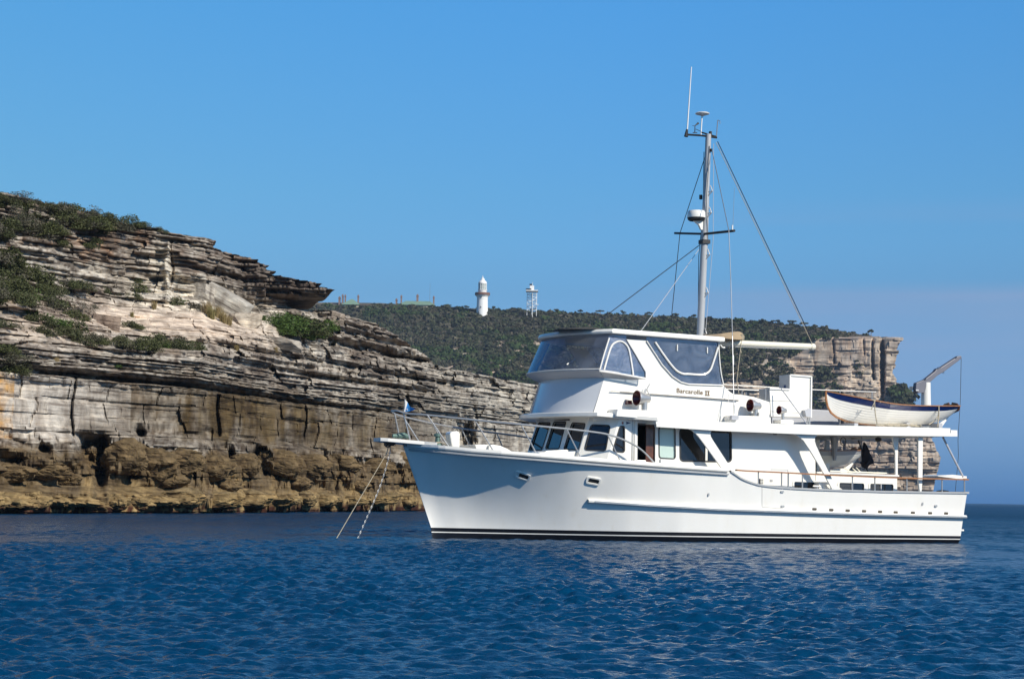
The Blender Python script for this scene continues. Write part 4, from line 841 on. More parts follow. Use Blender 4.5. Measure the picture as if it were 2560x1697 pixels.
# ---- bow rail ----------------------------------------------------------------
br = link('bow_rail', None, boat)
top = smoothline([Vector((-1.02, 0, 3.15)), Vector((-.96, -.22, 3.145)), B(1020, 1033.5, -.42), B(1068, 1037, -.80), B(1187, 1049.5, -1.45), B(1302, 1060.5, -1.95), B(1416, 1071.5, -2.2), B(1480, 1079, -2.28), B(1519, 1085.5, -2.32), B(1558, 1098.5, -2.34), B(1601, 1122, -2.36), B(1641, 1162, -2.38)], 6)
for s in (1, -1):
    mb = MB(); mb.tube([(p.x, s*p.y, p.z) for p in top], .024, 10); part(mb, 'top_rail', 'steel', br, smooth=True)
    for a, b, v in (((1009, 1034), (1025, 1099), -.32), ((1068, 1037), (1121, 1115), -.85), ((1187, 1049.5), (1236, 1131), -1.45), ((1302, 1060.5), (1345, 1141), -1.95), ((1416, 1071.5), (1454, 1148), -2.2), ((1519, 1086), (1552, 1155), -2.32)):
        p, q = B(*a, v), B(*b, v*1.02-.03); mb = MB(); mb.tube([(p.x, s*p.y, p.z), (q.x, s*q.y, q.z)], .017, 8); part(mb, 'stanchion', 'steel', br)
# ---- after rail with varnished capping ----------------------------------------
ar = link('after_rail', None, boat)
wl = [B(x, y, v) for x, y, v in ((1840, 1174.5, -2.46), (1862, 1176.5, -2.46), (1950, 1180.5, -2.47), (2060, 1186.5, -2.47), (2200, 1192.6, -2.45), (2300, 1195.5, -2.42), (2420, 1198.5, -2.38))]
for s in (1, -1):
    mb = MB(); mb.sweep([(p.x, s*p.y, p.z) for p in wl], [(-.045, -.018), (.045, -.018), (.045, .018), (-.045, .018)]); part(mb, 'wooden_capping', 'teak', ar)
    for x, v in ((1896, -2.46), (1954, -2.47), (1971, -2.47), (2006, -2.47), (2131, -2.46), (2187, -2.45), (2267, -2.43), (2355, -2.40), (2411, -2.38)):
        p = B(x, 1190, v); z1 = float(np.interp(p.x, [q.x for q in wl], [q.z for q in wl])); mb = MB(); mb.tube([(p.x, s*v, zs(p.x)), (p.x, s*v, z1)], .019, 8); part(mb, 'stanchion', 'steel', ar)
mb = MB(); mb.box((14.86, -2.36, 1.70), (14.95, 2.36, 1.735)); part(mb, 'wooden_capping', 'teak', ar)
mb = MB(); mb.plate([B(x, y, -2.3) for x, y in [(2344, 1189), (2382, 1186), (2417, 1190), (2417, 1197), (2400, 1197), (2345, 1190)]], t=(0, 1.0, 0)); part(mb, 'cutting_board_table', 'white', ar)
# ---- hull fittings -------------------------------------------------------------
def hull_pt(px, py, out=0):
    v = -2.3
    for _ in range(8): p = B(px, py, v); v = -(hb(p.x, p.z)+out)
    return B(px, py, v)
def portlight(px, py, w, h):
    c = hull_pt(px, py); n = Vector((hb(c.x-.1, c.z)-hb(c.x+.1, c.z), -.2, hb(c.x, c.z-.1)-hb(c.x, c.z+.1))).normalized()
    n = Vector((-(hb(c.x+.1, c.z)-hb(c.x-.1, c.z))/.2, -1, -(hb(c.x, c.z+.1)-hb(c.x, c.z-.1))/.2)).normalized()
    e = Vector((1, 0, 0)); e = (e-n*e.dot(n)).normalized(); u = n.cross(e); u = u if u.z > 0 else -u
    def rr(w, h, r, o): return rounded([c+n*o+e*a*w/2+u*b*h/2-Vector((0, 0, .035*a*w)) for a, b in ((-1, -1), (1, -1), (1, 1), (-1, 1))], r)
    mb = MB(); mb.plate(rr(w, h, .07, .035), [rr(w*.78, h*.62, .045, .035)], t=n*-.07); po = part(mb, 'portlight', 'white', boat, bevel=.008)
    mb = MB(); mb.plate(rr(w*.80, h*.64, .045, .004), t=n*-.01); part(mb, 'pane', 'black', po)
portlight(1306, 1188, .40, .21); portlight(1483, 1201, .38, .20)
def pads(name, lst, w, h, m, t=.02):
    for px, py in lst:
        c = hull_pt(px, py); mb = MB(); mb.plate(rounded([c+Vector((a*w/2, -.004-t, b*h/2-.02*a*w)) for a, b in ((-1, -1), (1, -1), (1, 1), (-1, 1))], h*.4, 3), t=(0, t+.03, 0)); part(mb, name, m, boat)
pads('scupper', [(2036, 1272), (2078, 1274), (2119, 1275.6), (2160, 1277), (2200, 1278.5), (2239, 1280), (2282, 1281), (2325, 1282), (2365, 1282.6)], .135, .06, mat('scupper_shadow_bronze', (.06, .045, .03), .6, var=.3), .006)
pads('gate_hinge', [(1955, 1228.5), (1956, 1265)], .10, .05, 'steel'); pads('fuel_filler', [(1771, 1235.5), (2306, 1258.5)], .04, .08, 'steel'); pads('mooring_fitting', [(2339, 1264)], .09, .06, 'steel')
mb = MB(); c0, c1, c2_ = hull_pt(1905, 1216), hull_pt(1905, 1267), hull_pt(1952, 1270.5)
for a, b in ((c0, c1), (c1, c2_)): mb.tube([a, b], .006, 4)
part(mb, 'boarding_gate_seam', 'line')
mb = MB(); mb.box((14.85, -1.7, .28), (15.35, 1.7, .33)); mb.box((14.9, -1.75, .33), (15.0, -1.6, .42)); part(mb, 'swim_platform', 'white', bevel=.01)
for nm, px, py, v in (('mooring_cleat', 1603, 1152, -2.36), ('mooring_cleat', 2042, 1215, -2.4)):
    c = B(px, py, v); mb = MB(); mb.tube([c+Vector((-.12, 0, 0)), c+Vector((.12, 0, 0))], .024, 8); mb.tube([c, c-Vector((0, 0, .14))], .03, 8); part(mb, nm, 'steel', smooth=True)
mb = MB(); 
for k in range(4): c = B(1903, 1199+k*4.5, -2.40); mb.box(c+Vector((-.05, -.02, -.012)), c+Vector((.05, .02, .012)))
mb.box(B(1898, 1214, -2.39), B(1899.5, 1196, -2.36)); part(mb, 'rod_holder', 'black')
# ---- mast, boom and rigging ---------------------------------------------------
ms = link('mast', None, boat)
mb = MB(); mb.tube([B(1750, 850, 0), B(1761, 600, 0), B(1771, 336, 0)], [.102, .098, .078], 18); part(mb, 'mast_tube', 'alu', ms, smooth=True)
for y in (476, 530, 635, 730, 832):
    x = 1761+(600-y)*.04+7; a = B(x+3, y-12, -.09); b = B(x+8, y+2, -.16); c = B(x-2, y+13, -.09); mb = MB(); mb.tube([a, b, c], .014, 6, False); mb.tube([b, B(x-1, y+3, -.09)], .012, 6); part(mb, 'mast_step', 'steel', ms)
rd = link('radar', None, boat)
rc = B(1734, 543, .15); rc.y = .0
mb = MB(); mb.lathe(rc-Vector((0, 0, .02)), [(-.10, .20), (-.07, .235), (-.02, .245)], seg=28); part(mb, 'radar_base', 'black', rd, smooth=True)
mb = MB(); mb.lathe(rc-Vector((0, 0, .02)), [(-.02, .25), (.02, .252), (.13, .245), (.17, .22), (.19, .0)], seg=28); part(mb, 'radar_dome', 'white', rd, smooth=True)
mb = MB(); mb.plate([B(x, y, -.04) for x, y in [(1736, 552), (1760, 550), (1760, 575), (1753, 574), (1748, 562)]], t=(0, .08, 0)); part(mb, 'radar_bracket', 'white', rd)
for px0, px1, v in ((1761, 1836, -1), (1761, 1687, 1)):
    a = B(1761, 585, -.1*(1 if v < 0 else -1)); b = B(px1, 577 if v < 0 else 583, -1.62 if v < 0 else 1.66); mb = MB(); mb.tube([a, b], .035 if v < 0 else .03, 8); part(mb, 'spreader', 'black', ms)
mb = MB(); mb.tube([B(1830.5, 577, -1.5), B(1831, 563, -1.5)], .022, 8); part(mb, 'spreader_light', 'white', ms)
ym = 0
mb = MB(); mb.tube([B(1718, 337, 0), B(1752, 339, 0), B(1792, 344.5, 0)], .028, 6); mb.tube([B(1752, 331, .0), B(1790, 342, .0)], .022, 6); mb.tube([B(1715, 342, 0), B(1717.5, 324, 0)], [.06, .03], 8); part(mb, 'masthead_frame', 'black', ms)
mb = MB(); mb.tube([B(1718, 325, 0), B(1728.5, 168, 0)], [.02, .014], 8); part(mb, 'whip_antenna', 'white', ms)
mb = MB(); mb.tube([B(1752, 340, 0), B(1755, 292, 0)], .018, 8); mb.lathe(B(1756, 285, 0), [(-.07, .03), (-.05, .06), (-.01, .19), (.01, .20), (.03, .17), (.055, .05), (.06, 0)], seg=24); part(mb, 'satellite_dome', 'white', ms, smooth=True)
mb = MB(); mb.tube([B(1737, 331, 0), B(1737.5, 315, 0), B(1746, 308, 0)], [.014, .012, .03], 6); mb.tube([B(1731, 315, 0), B(1738, 315.5, 0)], .008, 5); mb.tube([B(1732, 332, 0), B(1743, 332, 0)], .012, 5); mb.tube([B(1739, 323, 0), B(1752, 329, 0)], .009, 5); part(mb, 'wind_vane', 'black', ms)
mb = MB(); mb.tube([B(1791, 342, 0), B(1794.5, 301, 0)], .014, 6); mb.tube([B(1794.5, 301, 0), B(1800, 303, 0), B(1800, 310, 0)], .010, 6); part(mb, 'short_aerial', 'wire', ms)
mb = MB(); mb.lathe(B(1776, 334, 0), [(-.04, .045), (.05, .045), (.06, .02)], seg=12); mb.lathe(B(1752, 493, .1), [(-.06, .045), (.06, .045)], seg=10); mb.lathe(B(1778, 376, -.1), [(-.04, .03), (.04, .035)], seg=10)
mb.box(B(1757, 598, -.14), B(1765, 612, .1)); part(mb, 'masthead_light', 'black', ms)
bo = link('boom', None, boat)
mb = MB(); mb.tube([B(1770, 852, 0), B(1808, 856.5, 0), B(2026, 866.5, 0)], .088, 14); mb.lathe(B(2026, 866.5, 0), [(0, .10), (.10, .10), (.14, .07), (.15, 0)], (1, 0, -.02), 14); part(mb, 'boom_spar', 'cream', bo, smooth=True)
mb = MB(); mb.tube([B(1810, 866, -.05), B(2020, 873, -.05)], .012, 6); part(mb, 'boom_track', 'greyrub', bo)
cv = [B(x, y, v) for x, y, v in ((1758, 838, -.35), (1800, 834, -.35), (1830, 830, -.3), (1848, 829, -.25), (1858, 835, -.2), (1861, 845, -.2))]
cw = [B(x, y, v) for x, y, v in ((1758, 846, -.55), (1803, 846, -.65), (1824, 847, -.6), (1846, 849, -.5), (1855, 848, -.35), (1860, 849, -.3))]
cx = [Vector((p.x, .5, p.z-.12)) for p in cv]
mb = MB(); mb.grid([smoothline(cw, 3), smoothline(cv, 3), smoothline(cx, 3)]); part(mb, 'canvas_awning', 'tan', bo, smooth=True)
mb = MB(); 
for k in range(9): a = 2*math.pi*k/9; c = B(1855, 843, -.3); mb.tube([c, c+Vector((math.cos(a)*.07, -.02, math.sin(a)*.09))], .018, 5)
mb.tube(smoothline([B(1855, 848, -.3), B(1851, 870, -.3), B(1854, 882, -.3)], 3), .012, 5); part(mb, 'lashing', 'rope', bo)
def stay(l, m='wire', r=.011, name='stay'):
    mb = MB(); mb.tube([B(x, y, v) for x, y, v in l], r, 5); part(mb, name, m, ms)
stay([(1794, 354, 0), (2034, 857, .0)], 'dwire', .013, 'topping_lift'); stay([(1790, 356, -.03), (2031, 860, -.05)], 'rope', .010, 'topping_lift')
stay([(1750, 612, 0), (1477, 818, -.8)], 'dwire', .012, 'forestay'); stay([(1747, 624, 0), (1602, 828, -1.3)], 'greyp', .009, 'forestay')
stay([(1780, 375, -.05), (1822, 576, -1.5), (1827, 700, -1.6), (1831, 840, -1.75), (1834, 985, -2.1), (1835, 1040, -2.2)], 'wire', .011, 'shroud')
stay([(1765, 385, .05), (1700, 583, 1.4), (1680, 780, 1.9), (1676, 850, 2.0)], 'dwire', .011, 'shroud')
stay([(1784, 360, -.05), (1783, 600, -.1), (1764, 830, -.15)], 'greyp', .008, 'halyard'); stay([(1760, 380, .1), (1757, 540, .1), (1747, 640, .1), (1745, 820, .1)], 'dwire', .010, 'halyard')
stay([(1836, 470, -1.5), (1832, 575, -1.5)], 'wire', .005, 'halyard'); stay([(1774, 365, -.1), (1770, 440, -.12), (1766, 500, -.12), (1770, 600, -.12)], 'dwire', .009, 'halyard')
stay([(1854, 850, -.3), (1842, 950, -.9), (1847, 985, -1.2)], 'rope', .010, 'sheet'); stay([(1822, 985, -1.95), (1819, 1048, -2.1)], 'greyp', .008, 'sheet')
mb = MB()
for y0, y1 in ((888, 912), (1012, 1034)): mb.tube([B(1833 if y0 < 1000 else 1835.5, y0, -1.85 if y0 < 1000 else -2.15), B(1833.5 if y0 < 1000 else 1835.5, y1, -1.9 if y0 < 1000 else -2.18)], .02, 6)
part(mb, 'turnbuckle', 'steel', ms)
mb = MB(); mb.plate([B(x, y, -2.32) for x, y in [(1829, 1049), (1831, 1038), (1847, 1039), (1847, 1050)]], t=(0, .12, 0)); part(mb, 'chainplate_block', 'greyp', ms)
mb = MB(); mb.plate([B(x, y, -1.6) for x, y in [(1400, 821.5), (1470, 817), (1500, 820), (1500, 823)]], t=(0, 1.0, 0)); part(mb, 'solar_panel', 'black', fb)
# ---- davit crane ------------------------------------------------------------
dv = link('davit_crane', None, boat)
dvv = -.1
mb = MB(); c = B(2315, 1000, dvv); mb.lathe(Vector((c.x, dvv, 3.05)), [(0, .15), (B(2315, 956, dvv).z-3.05, .13)], seg=18); part(mb, 'crane_post', 'white', dv, smooth=True)
mb = MB(); mb.plate([B(x, y, dvv-.11) for x, y in [(2290, 966), (2291, 957), (2312, 949), (2337, 929), (2343, 921), (2352, 919), (2396, 890), (2403, 889), (2405, 895), (2398, 901), (2362, 928), (2345, 938), (2318, 962), (2312, 981), (2296, 983), (2290, 978)]], t=(0, .15, 0)); part(mb, 'crane_arm', mat('grey_crane_paint', (.15, .15, .18), .45, var=.08), dv, bevel=.02)
mb = MB(); mb.box(B(2281, 974, dvv), B(2291, 967, dvv+.15)); mb.lathe(B(2288, 976, dvv-.1), [(0, .04), (.1, .04)], (1, 0, 0), 10)
for x, y in ((2346, 919.5), (2314, 948), (2359, 931), (2391, 893)): mb.lathe(B(x, y, dvv-.13), [(0, .025), (.03, .025)], (0, 1, 0), 8)
part(mb, 'crane_fitting', 'steel', dv)
mb = MB(); mb.tube([B(2403, 895, dvv), B(2401, 1000, dvv), B(2395, 1100, dvv), B(2396, 1140, dvv), B(2388, 1232, dvv)], .008, 5); part(mb, 'crane_wire', 'dwire', dv)
# ============================================================ things carried by, or hanging from, the boat
def sub(mb, name, m, parent, org, **k): return mb.build(name, M[m] if isinstance(m, str) else m, parent, org, **k)
def rowing_dinghy(label, strake, dx=0., dy=0., dz=0., lash=True):
    vc = -.9; xb = B(2066, 980, vc).x; xst = B(2397, 1016, -1.25).x; Lh = xst-xb
    org = Vector((xb+Lh*.5+dx, vc+dy, B(2190, 1063, vc).z+dz))
    t = thing('rowing_dinghy', label, 'dinghy', org)
    SH = [(B(x, y, v).x, B(x, y, v).z) for x, y, v in ((2066, 979, -.9), (2124, 989, -1.28), (2185, 1001, -1.5), (2243, 1011.5, -1.58), (2296, 1015, -1.58), (2350, 1015.5, -1.5), (2398, 1016, -1.25))]
    KE = [(B(x, y, vc).x, B(x, y, vc).z) for x, y in ((2065, 985), (2065.5, 997), (2069, 1014), (2078, 1032), (2092, 1043), (2114, 1051.5), (2146, 1058), (2190, 1062.5), (2300, 1063), (2335, 1058), (2362, 1047), (2386, 1030), (2400, 1021))]
    zsh = lambda x: float(np.interp(x, *zip(*SH))); zke = lambda x: float(np.interp(x, *zip(*KE)))
    BB = ([0, .02, .08, .2, .35, .55, .75, .9, 1.0], [.015, .07, .22, .44, .60, .68, .66, .55, .42])
    xs_d = [xb+Lh*q for q in [0, .006, .015, .03, .05, .08, .11, .15, .2, .26, .32, .4, .48, .56, .64, .72, .8, .87, .93, .97, 1.0]]
    def sec(x, u, o=0.):
        q = (x-xb)/Lh; b = float(np.interp(q, *BB)); a, c = zke(x), zsh(x)
        e = float(np.interp(q, [0, .15, .4, .8, 1], [.95, .75, .48, .55, .85]))
        return Vector((x, vc, 0))+Vector((0, b*u**e+o, a+(c-a)*u**1.25))
    npk = 9
    for s in (-1,):
        rows_w = []
    hullm = MB(); bluem = MB(); inn = MB()
    for s in (-1, 1):
        for k in range(npk):
            u0, u1 = [j*.79/8 for j in range(9)][k] if k < 9 else 1, ([j*.79/8 for j in range(9)]+[1.])[k+1]
            r0 = [sec(x, u0, .012 if k else 0) for x in xs_d]; r1 = [sec(x, u1, 0) for x in xs_d]; r2 = [sec(x, u1, .012) for x in xs_d]
            f = lambda r: [Vector((p.x, vc+s*(p.y-vc), p.z)) for p in r]
            m_ = bluem if k == npk-1 else hullm
            m_.grid([f(r0), f(r1)]); 
            if k < npk-1: m_.grid([f(r1), f(r2)])
        inn.grid([[Vector((p.x, vc+s*(p.y-vc)*.94, p.z+.02)) for p in [sec(x, u/5, -.0) for x in xs_d]] for u in range(6)])
    ho = sub(hullm, 'planked_hull', 'white', t, org-Vector((dx, dy, dz)))
    sub(bluem, 'sheer_strake', strake, t, org-Vector((dx, dy, dz)))
    sub(inn, 'interior', 'wood', t, org-Vector((dx, dy, dz)))
    mb = MB()
    for s in (-1, 1): mb.sweep([Vector((x, vc+s*float(np.interp((x-xb)/Lh, *BB)), zsh(x)+.012)) for x in xs_d], [(-.02, -.014), (.022, -.014), (.022, .016), (-.02, .016)])
    sub(mb, 'gunwale', 'teak', t, org-Vector((dx, dy, dz)))
    mb = MB(); mb.tube([Vector((p[0]-.01, vc, p[1])) for p in [(xb-.005, zsh(xb)+.04)]+KE[1:8]], .03, 8); sub(mb, 'stem_and_keel', 'teak', t, org-Vector((dx, dy, dz)))
    mb = MB(); x = xst; b = .42; z0, z1 = zke(x), zsh(x)
    mb.plate([(x, vc-b, z1), (x, vc-b*.85, z0+(z1-z0)*.4), (x, vc, z0), (x, vc+b*.85, z0+(z1-z0)*.4), (x, vc+b, z1), (x, vc+.28, z1+.10), (x, vc+.08, z1+.13), (x, vc+.05, z1+.07), (x, vc-.05, z1+.07), (x, vc-.08, z1+.13), (x, vc-.28, z1+.10)], t=(-.035, 0, 0))
    sub(mb, 'transom', 'wood', t, org-Vector((dx, dy, dz)))
    mb = MB(); mb.plate([(xst-.5, vc-.015, zke(xst-.9)-.0), (xst-.05, vc-.015, zke(xst-.05)), (xst-.42, vc-.015, zke(xst-1.4)-.12), (xst-1.1, vc-.015, zke(xst-1.3)-.02)], t=(0, .03, 0)); sub(mb, 'skeg', 'white', t, org-Vector((dx, dy, dz)))
    for q in (.3, .55, .8):
        x = xb+Lh*q; b = float(np.interp(q, *BB))*.80; mb = MB(); mb.box((x-.1, vc-b, zsh(x)-.16), (x+.1, vc+b, zsh(x)-.13)); sub(mb, 'thwart', 'teak', t, org-Vector((dx, dy, dz)))
    return t
rowing_dinghy('white clinker rowing dinghy with navy sheer strake lashed on top of the boat deck', 'navy')
b0 = B(2141, 1127, 2.7); bx = B(2397, 1016, -1.25)
rowing_dinghy('shaded rowing dinghy with grey top strake hanging beyond the after deck, below the roof', 'greyp', b0.x-bx.x+.02, 3.55, b0.z-bx.z)
def loose(name, label, cat, loc, group=None):
    t = link(name, None); t.location = l2w(loc); t.rotation_euler = (0, 0, TH); return tag(t, label, cat, group)
def single(mb, name, m, label, cat, loc, group=None, **k):
    o = mb.build(name, M[m] if isinstance(m, str) else m, None, loc, **k); o.location = l2w(loc); o.rotation_euler = (0, 0, TH); return tag(o, label, cat, group)
# lashings of the dinghy and the coiled lines under it
mb = MB(); mb.tube(smoothline([B(2186, 1000, -1.62), B(2188, 1030, -1.62), B(2191, 1050, -1.7), B(2194, 1063, -2.2)], 4), .016, 6); mb.tube(smoothline([B(2180, 999, -1.6), B(2184, 1001, -1.63), B(2188, 1000, -1.62), B(2183, 1012, -1.62), B(2178, 1024, -1.6)], 4), .014, 6)
single(mb, 'lashing_rope', 'rope', 'tan rope lashed over the middle of the dinghy on the boat deck', 'rope', B(2194, 1063, -2.2))
mb = MB(); mb.tube(smoothline([B(2347, 1015, -1.55), B(2346, 1035, -1.5), B(2342, 1045, -1.5), B(2330, 1056, -1.6), B(2322, 1061, -1.9)], 4), .014, 6); mb.tube([B(2347, 1015, -1.55), B(2347, 1040, -1.6), B(2344, 1066, -2.0)], .018, 6)
single(mb, 'lashing_rope', 'rope', 'tan rope and tackle lashed over the stern of the dinghy on the boat deck', 'rope', B(2344, 1066, -2.))
rs_ = random.Random(5); mb = MB()
for k in range(9):
    x0 = rs_.uniform(2190, 2260); n = rs_.randint(4, 7); pts = [B(x0+i*12+rs_.uniform(-4, 4), 1060.5+(x0-2190+i*12)*.02+rs_.uniform(-1.5, 3), -2.2+.12*rs_.random()) for i in range(n)]
    mb.tube(smoothline(pts, 4), .022, 6)
single(mb, 'coiled_lines', 'rope', 'heap of cream mooring lines lying along the boat deck edge under the dinghy', 'rope', B(2250, 1064, -2.2))
for px_ in (2120, 2250, 2330):
    c = B(px_, 1062, -.9); mb = MB(); mb.box((c.x-.06, -1.3, 3.06), (c.x+.06, -.5, c.z+.04)); mb.build('dinghy_chock', M['greyp'], bd)
# dark jacket on a boathook
prof = [(1107, 2, 2160), (1110, 4, 2161), (1116, 6, 2162), (1128, 9.5, 2165), (1140, 13, 2167), (1150, 16, 2168), (1156, 17, 2167), (1160, 14, 2164), (1166, 8, 2163), (1169, 5, 2164)]
loc = B(2165, 1169, .4); mb = MB(); rows = []
for y, w, cx in prof:
    c = B(cx, y, .4); r = w/92.
    rows.append([c+Vector((math.cos(a)*r*(1+.22*math.sin(5*a+y*.15)), math.sin(a)*r*.6*(1+.3*math.sin(4*a+y*.1)), .03*math.sin(3*a+y))) for a in [2*math.pi*k/28 for k in range(28)]])
mb.grid(rows, True); single(mb, 'jacket', 'cloth', 'dark navy jacket hanging from a thin pole under the after deck roof', 'jacket', loc, smooth=True)
mb = MB(); mb.tube([B(2146, 1100, .4), B(2160, 1140, .45), B(2166, 1170, .4), B(2172, 1187, .4)], .02, 6); single(mb, 'boathook', 'black', 'dark boathook leaning behind the hanging jacket on the after deck', 'boathook', B(2172, 1187, .4))
mb = MB(); c = B(2357, 1232, .9); mb.lathe(Vector((c.x, .9, c.z-.05)), [(0, .22), (.07, .22), (.12, .17), (.145, .0)], seg=24); single(mb, 'fender', 'black', 'round black fender lying on the after deck beneath the white table', 'fender', Vector((c.x, .9, c.z-.05)), smooth=True)
mb = MB(); mb.box(B(2205, 1190, 1.4), B(2228, 1186, 1.7)); single(mb, 'cushion', 'wood', 'dark red brown cushion on the after deck seat behind the rail', 'cushion', B(2215, 1190, 1.4))
mb = MB(); c = B(1967, 969, -1.1); mb.lathe(c, [(-.03, .07), (.02, .09), (.07, .07), (.10, .0)], seg=14); single(mb, 'folded_cover', 'fabricb', 'small blue and black folded cover on top of the white deck locker', 'cover', c, smooth=True)
mb = MB(); mb.lathe(B(1505, 1121, -1.3), [(-.02, .03), (.05, .035), (.08, .02)], seg=10); single(mb, 'wooden_ornament', mat('pale_wood', (.45, .26, .12), .6, var=.2), 'small pale wooden ornament behind the corner window of the pilothouse', 'ornament', B(1505, 1121, -1.3))
# burgee
fl = loose('burgee', 'small blue and white pennant flying on a short staff at the bow rail tip', 'flag', B(1009, 1033, -.1))
o_ = B(1009, 1033, -.1)
mb = MB(); mb.tube([B(1009, 1033, -.1), B(1012, 996, -.1)], .007, 6); sub(mb, 'staff', 'wire', fl, o_)
def fp(u, v): # u along the fly, v down
    a = B(1012, 998, -.1); b = B(1009.5, 1028, -.1); c = B(1036, 1022, -.25)
    p = a*(1-v)+b*v; q = c; w = u; r = p*(1-w)+q*w; return r+Vector((.02*math.sin(u*7+v*3), .07*math.sin(u*5)*u, -.03*math.sin(u*3)))
for nm, u0, u1, m_ in (('hoist_band', 0, .22, 'white'), ('fly', .22, 1., 'flagb')):
    mb = MB(); mb.grid([[fp(u0+(u1-u0)*i/8, v/8) for v in range(9)] for i in range(9)]); sub(mb, nm, m_, fl, o_, smooth=True)
mb = MB(); mb.tube([fp(.42, .62)+Vector((0, -.012, 0)), fp(.34, .66)+Vector((0, -.012, 0)), fp(.34, .78)+Vector((0, -.012, 0)), fp(.44, .80)+Vector((0, -.012, 0))], .009, 5); sub(mb, 'letter', 'white', fl, o_)
# anchor chain and line
pts = smoothline([B(972, 1108, 0), B(975, 1129, -.02), B(957.5, 1194, -.1), B(937, 1248, -.2), B(900, 1333, -.35), B(880, 1385, -.45)], 30)
mb = MB(); d = 0; L_ = [pts[0]]
for a, b in zip(pts, pts[1:]):
    d += (b-a).length
    if d > .062: L_.append(b); d = 0
for i in range(len(L_)-1):
    a, b = L_[i], L_[i+1]; t = (b-a).normalized(); s_ = t.cross(Vector((0, 1, 0))).normalized() if i % 2 else t.cross(t.cross(Vector((0, 1, 0)))).normalized()
    c = (a+b)/2; ring = [c+t*(math.cos(q)*.037)+s_*(math.sin(q)*.016) for q in [2*math.pi*k/8 for k in range(9)]]
    mb.tube(ring, .006, 5, False)
single(mb, 'anchor_chain', 'galv', 'pale galvanised anchor chain running from the bow roller down into the water', 'chain', B(972, 1108, 0))
mb = MB(); mb.tube([B(972, 1112, .05), B(967, 1132, .05), B(903, 1240, -.1), B(848, 1334, -.3), B(830, 1364, -.4)], .010, 6)
single(mb, 'anchor_rope', 'rope', 'thin tan rope slanting from the bow roller into the water beside the chain', 'rope', B(972, 1112, .05))
# ============================================================ vegetation, boulders, buildings on the ridge
bpy.context.view_layer.update()
def bvh(o): return BVHTree.FromPolygons([v.co[:] for v in o.data.vertices], [p.vertices[:] for p in o.data.polygons])
T_near = bvh(near_o); T_far = bvh(far_o)
CAM = Vector((0, 0, HC))
def cast(tree, px, py):
    for k in range(14):
        h = tree.ray_cast(CAM, ray(px, py+k*2.5).normalized())
        if h[0] is not None: return h[0], h[1]
    return None, None
def leaf_mat(name, cols, rough=.7):
    m = bpy.data.materials.new(name); m.use_nodes = True; nt = m.node_tree; b = nt.nodes['Principled BSDF']; b.inputs['Roughness'].default_value = rough
    b.inputs['Specular IOR Level'].default_value = .25
    g = N(nt, 'ShaderNodeNewGeometry'); oi = N(nt, 'ShaderNodeObjectInfo'); a = N(nt, 'ShaderNodeMath', operation='MULTIPLY_ADD'); a.inputs[1].default_value = .35
    nt.links.new(g.outputs['Random Per Island'], a.inputs[0]); nt.links.new(oi.outputs['Random'], a.inputs[2])
    d = N(nt, 'ShaderNodeMath', operation='DIVIDE'); d.inputs[1].default_value = 1.35; nt.links.new(a.outputs[0], d.inputs[0])
    nt.links.new(ramp(nt, d.outputs[0], [(i/(len(cols)-1), c) for i, c in enumerate(cols)]), b.inputs['Base Color']); return m
olive = leaf_mat('olive_foliage', [(.052, .060, .022), (.076, .084, .030), (.058, .068, .028), (.095, .092, .045)])
green = leaf_mat('green_foliage', [(.045, .080, .018), (.070, .115, .025), (.055, .090, .022)])
grey = leaf_mat('grey_foliage', [(.095, .088, .062), (.065, .064, .038), (.13, .115, .09)])
straw = leaf_mat('dry_grass', [(.30, .22, .11), (.22, .17, .07), (.15, .14, .05)])
twig = mat('grey_twigs', (.20, .18, .16), .9, var=.2)
def shrub_mesh(seed, m, n=1700, flat=.62, leaf=.05, twigs=14):
    rs = np.random.RandomState(seed); nc = 16
    c = rs.normal(size=(nc, 3)); c /= np.linalg.norm(c, axis=1)[:, None]; c[:, 2] = np.abs(c[:, 2]); c *= rs.uniform(.35, .82, (nc, 1)); c[:, 2] *= flat
    rad = rs.uniform(.22, .40, nc); w = rs.randint(0, nc, n)
    d = rs.normal(size=(n, 3)); d /= np.linalg.norm(d, axis=1)[:, None]; p = c[w]+d*(rad[w]*rs.uniform(.55, 1.05, n)**.6)[:, None]; p[:, 2] = np.maximum(p[:, 2], .0)*1.
    a = rs.normal(size=(n, 3)); a[:, 2] *= .6; a /= np.linalg.norm(a, axis=1)[:, None]; b = np.cross(a, rs.normal(size=(n, 3))); b /= np.linalg.norm(b, axis=1)[:, None]
    s = leaf*rs.uniform(.6, 1.5, n)[:, None]; V = np.stack([p-a*s, p-b*s*.45, p+a*s, p+b*s*.45], 1).reshape(-1, 3); Fq = np.arange(4*n).reshape(-1, 4); mi = np.zeros(n, int)
    tv = []; tf = []
    for k in range(twigs):
        e = c[k % nc]*1.25+rs.normal(size=3)*.12; q = np.array([0, 0, -.1]); r = .012; o = len(V)+len(tv)
        s1 = np.array([r, 0, 0]); tv += [q-s1, q+s1, e+s1*.3, e-s1*.3]; tf.append([o, o+1, o+2, o+3])
    V = np.r_[V, np.array(tv)]; Fq = np.r_[Fq, np.array(tf)]; mi = np.r_[mi, np.ones(len(tf), int)]
    return npmesh('coastal_shrub', V, Fq, [m, twig], smooth=False, mi=mi)
SM = [shrub_mesh(1, olive), shrub_mesh(2, green), shrub_mesh(3, grey, 1100, .6, .05, 40), shrub_mesh(4, olive, 1900, .5), shrub_mesh(5, grey, 1300, .75, .045, 50), shrub_mesh(6, green, 1900, .7)]
rv = random.Random(3)
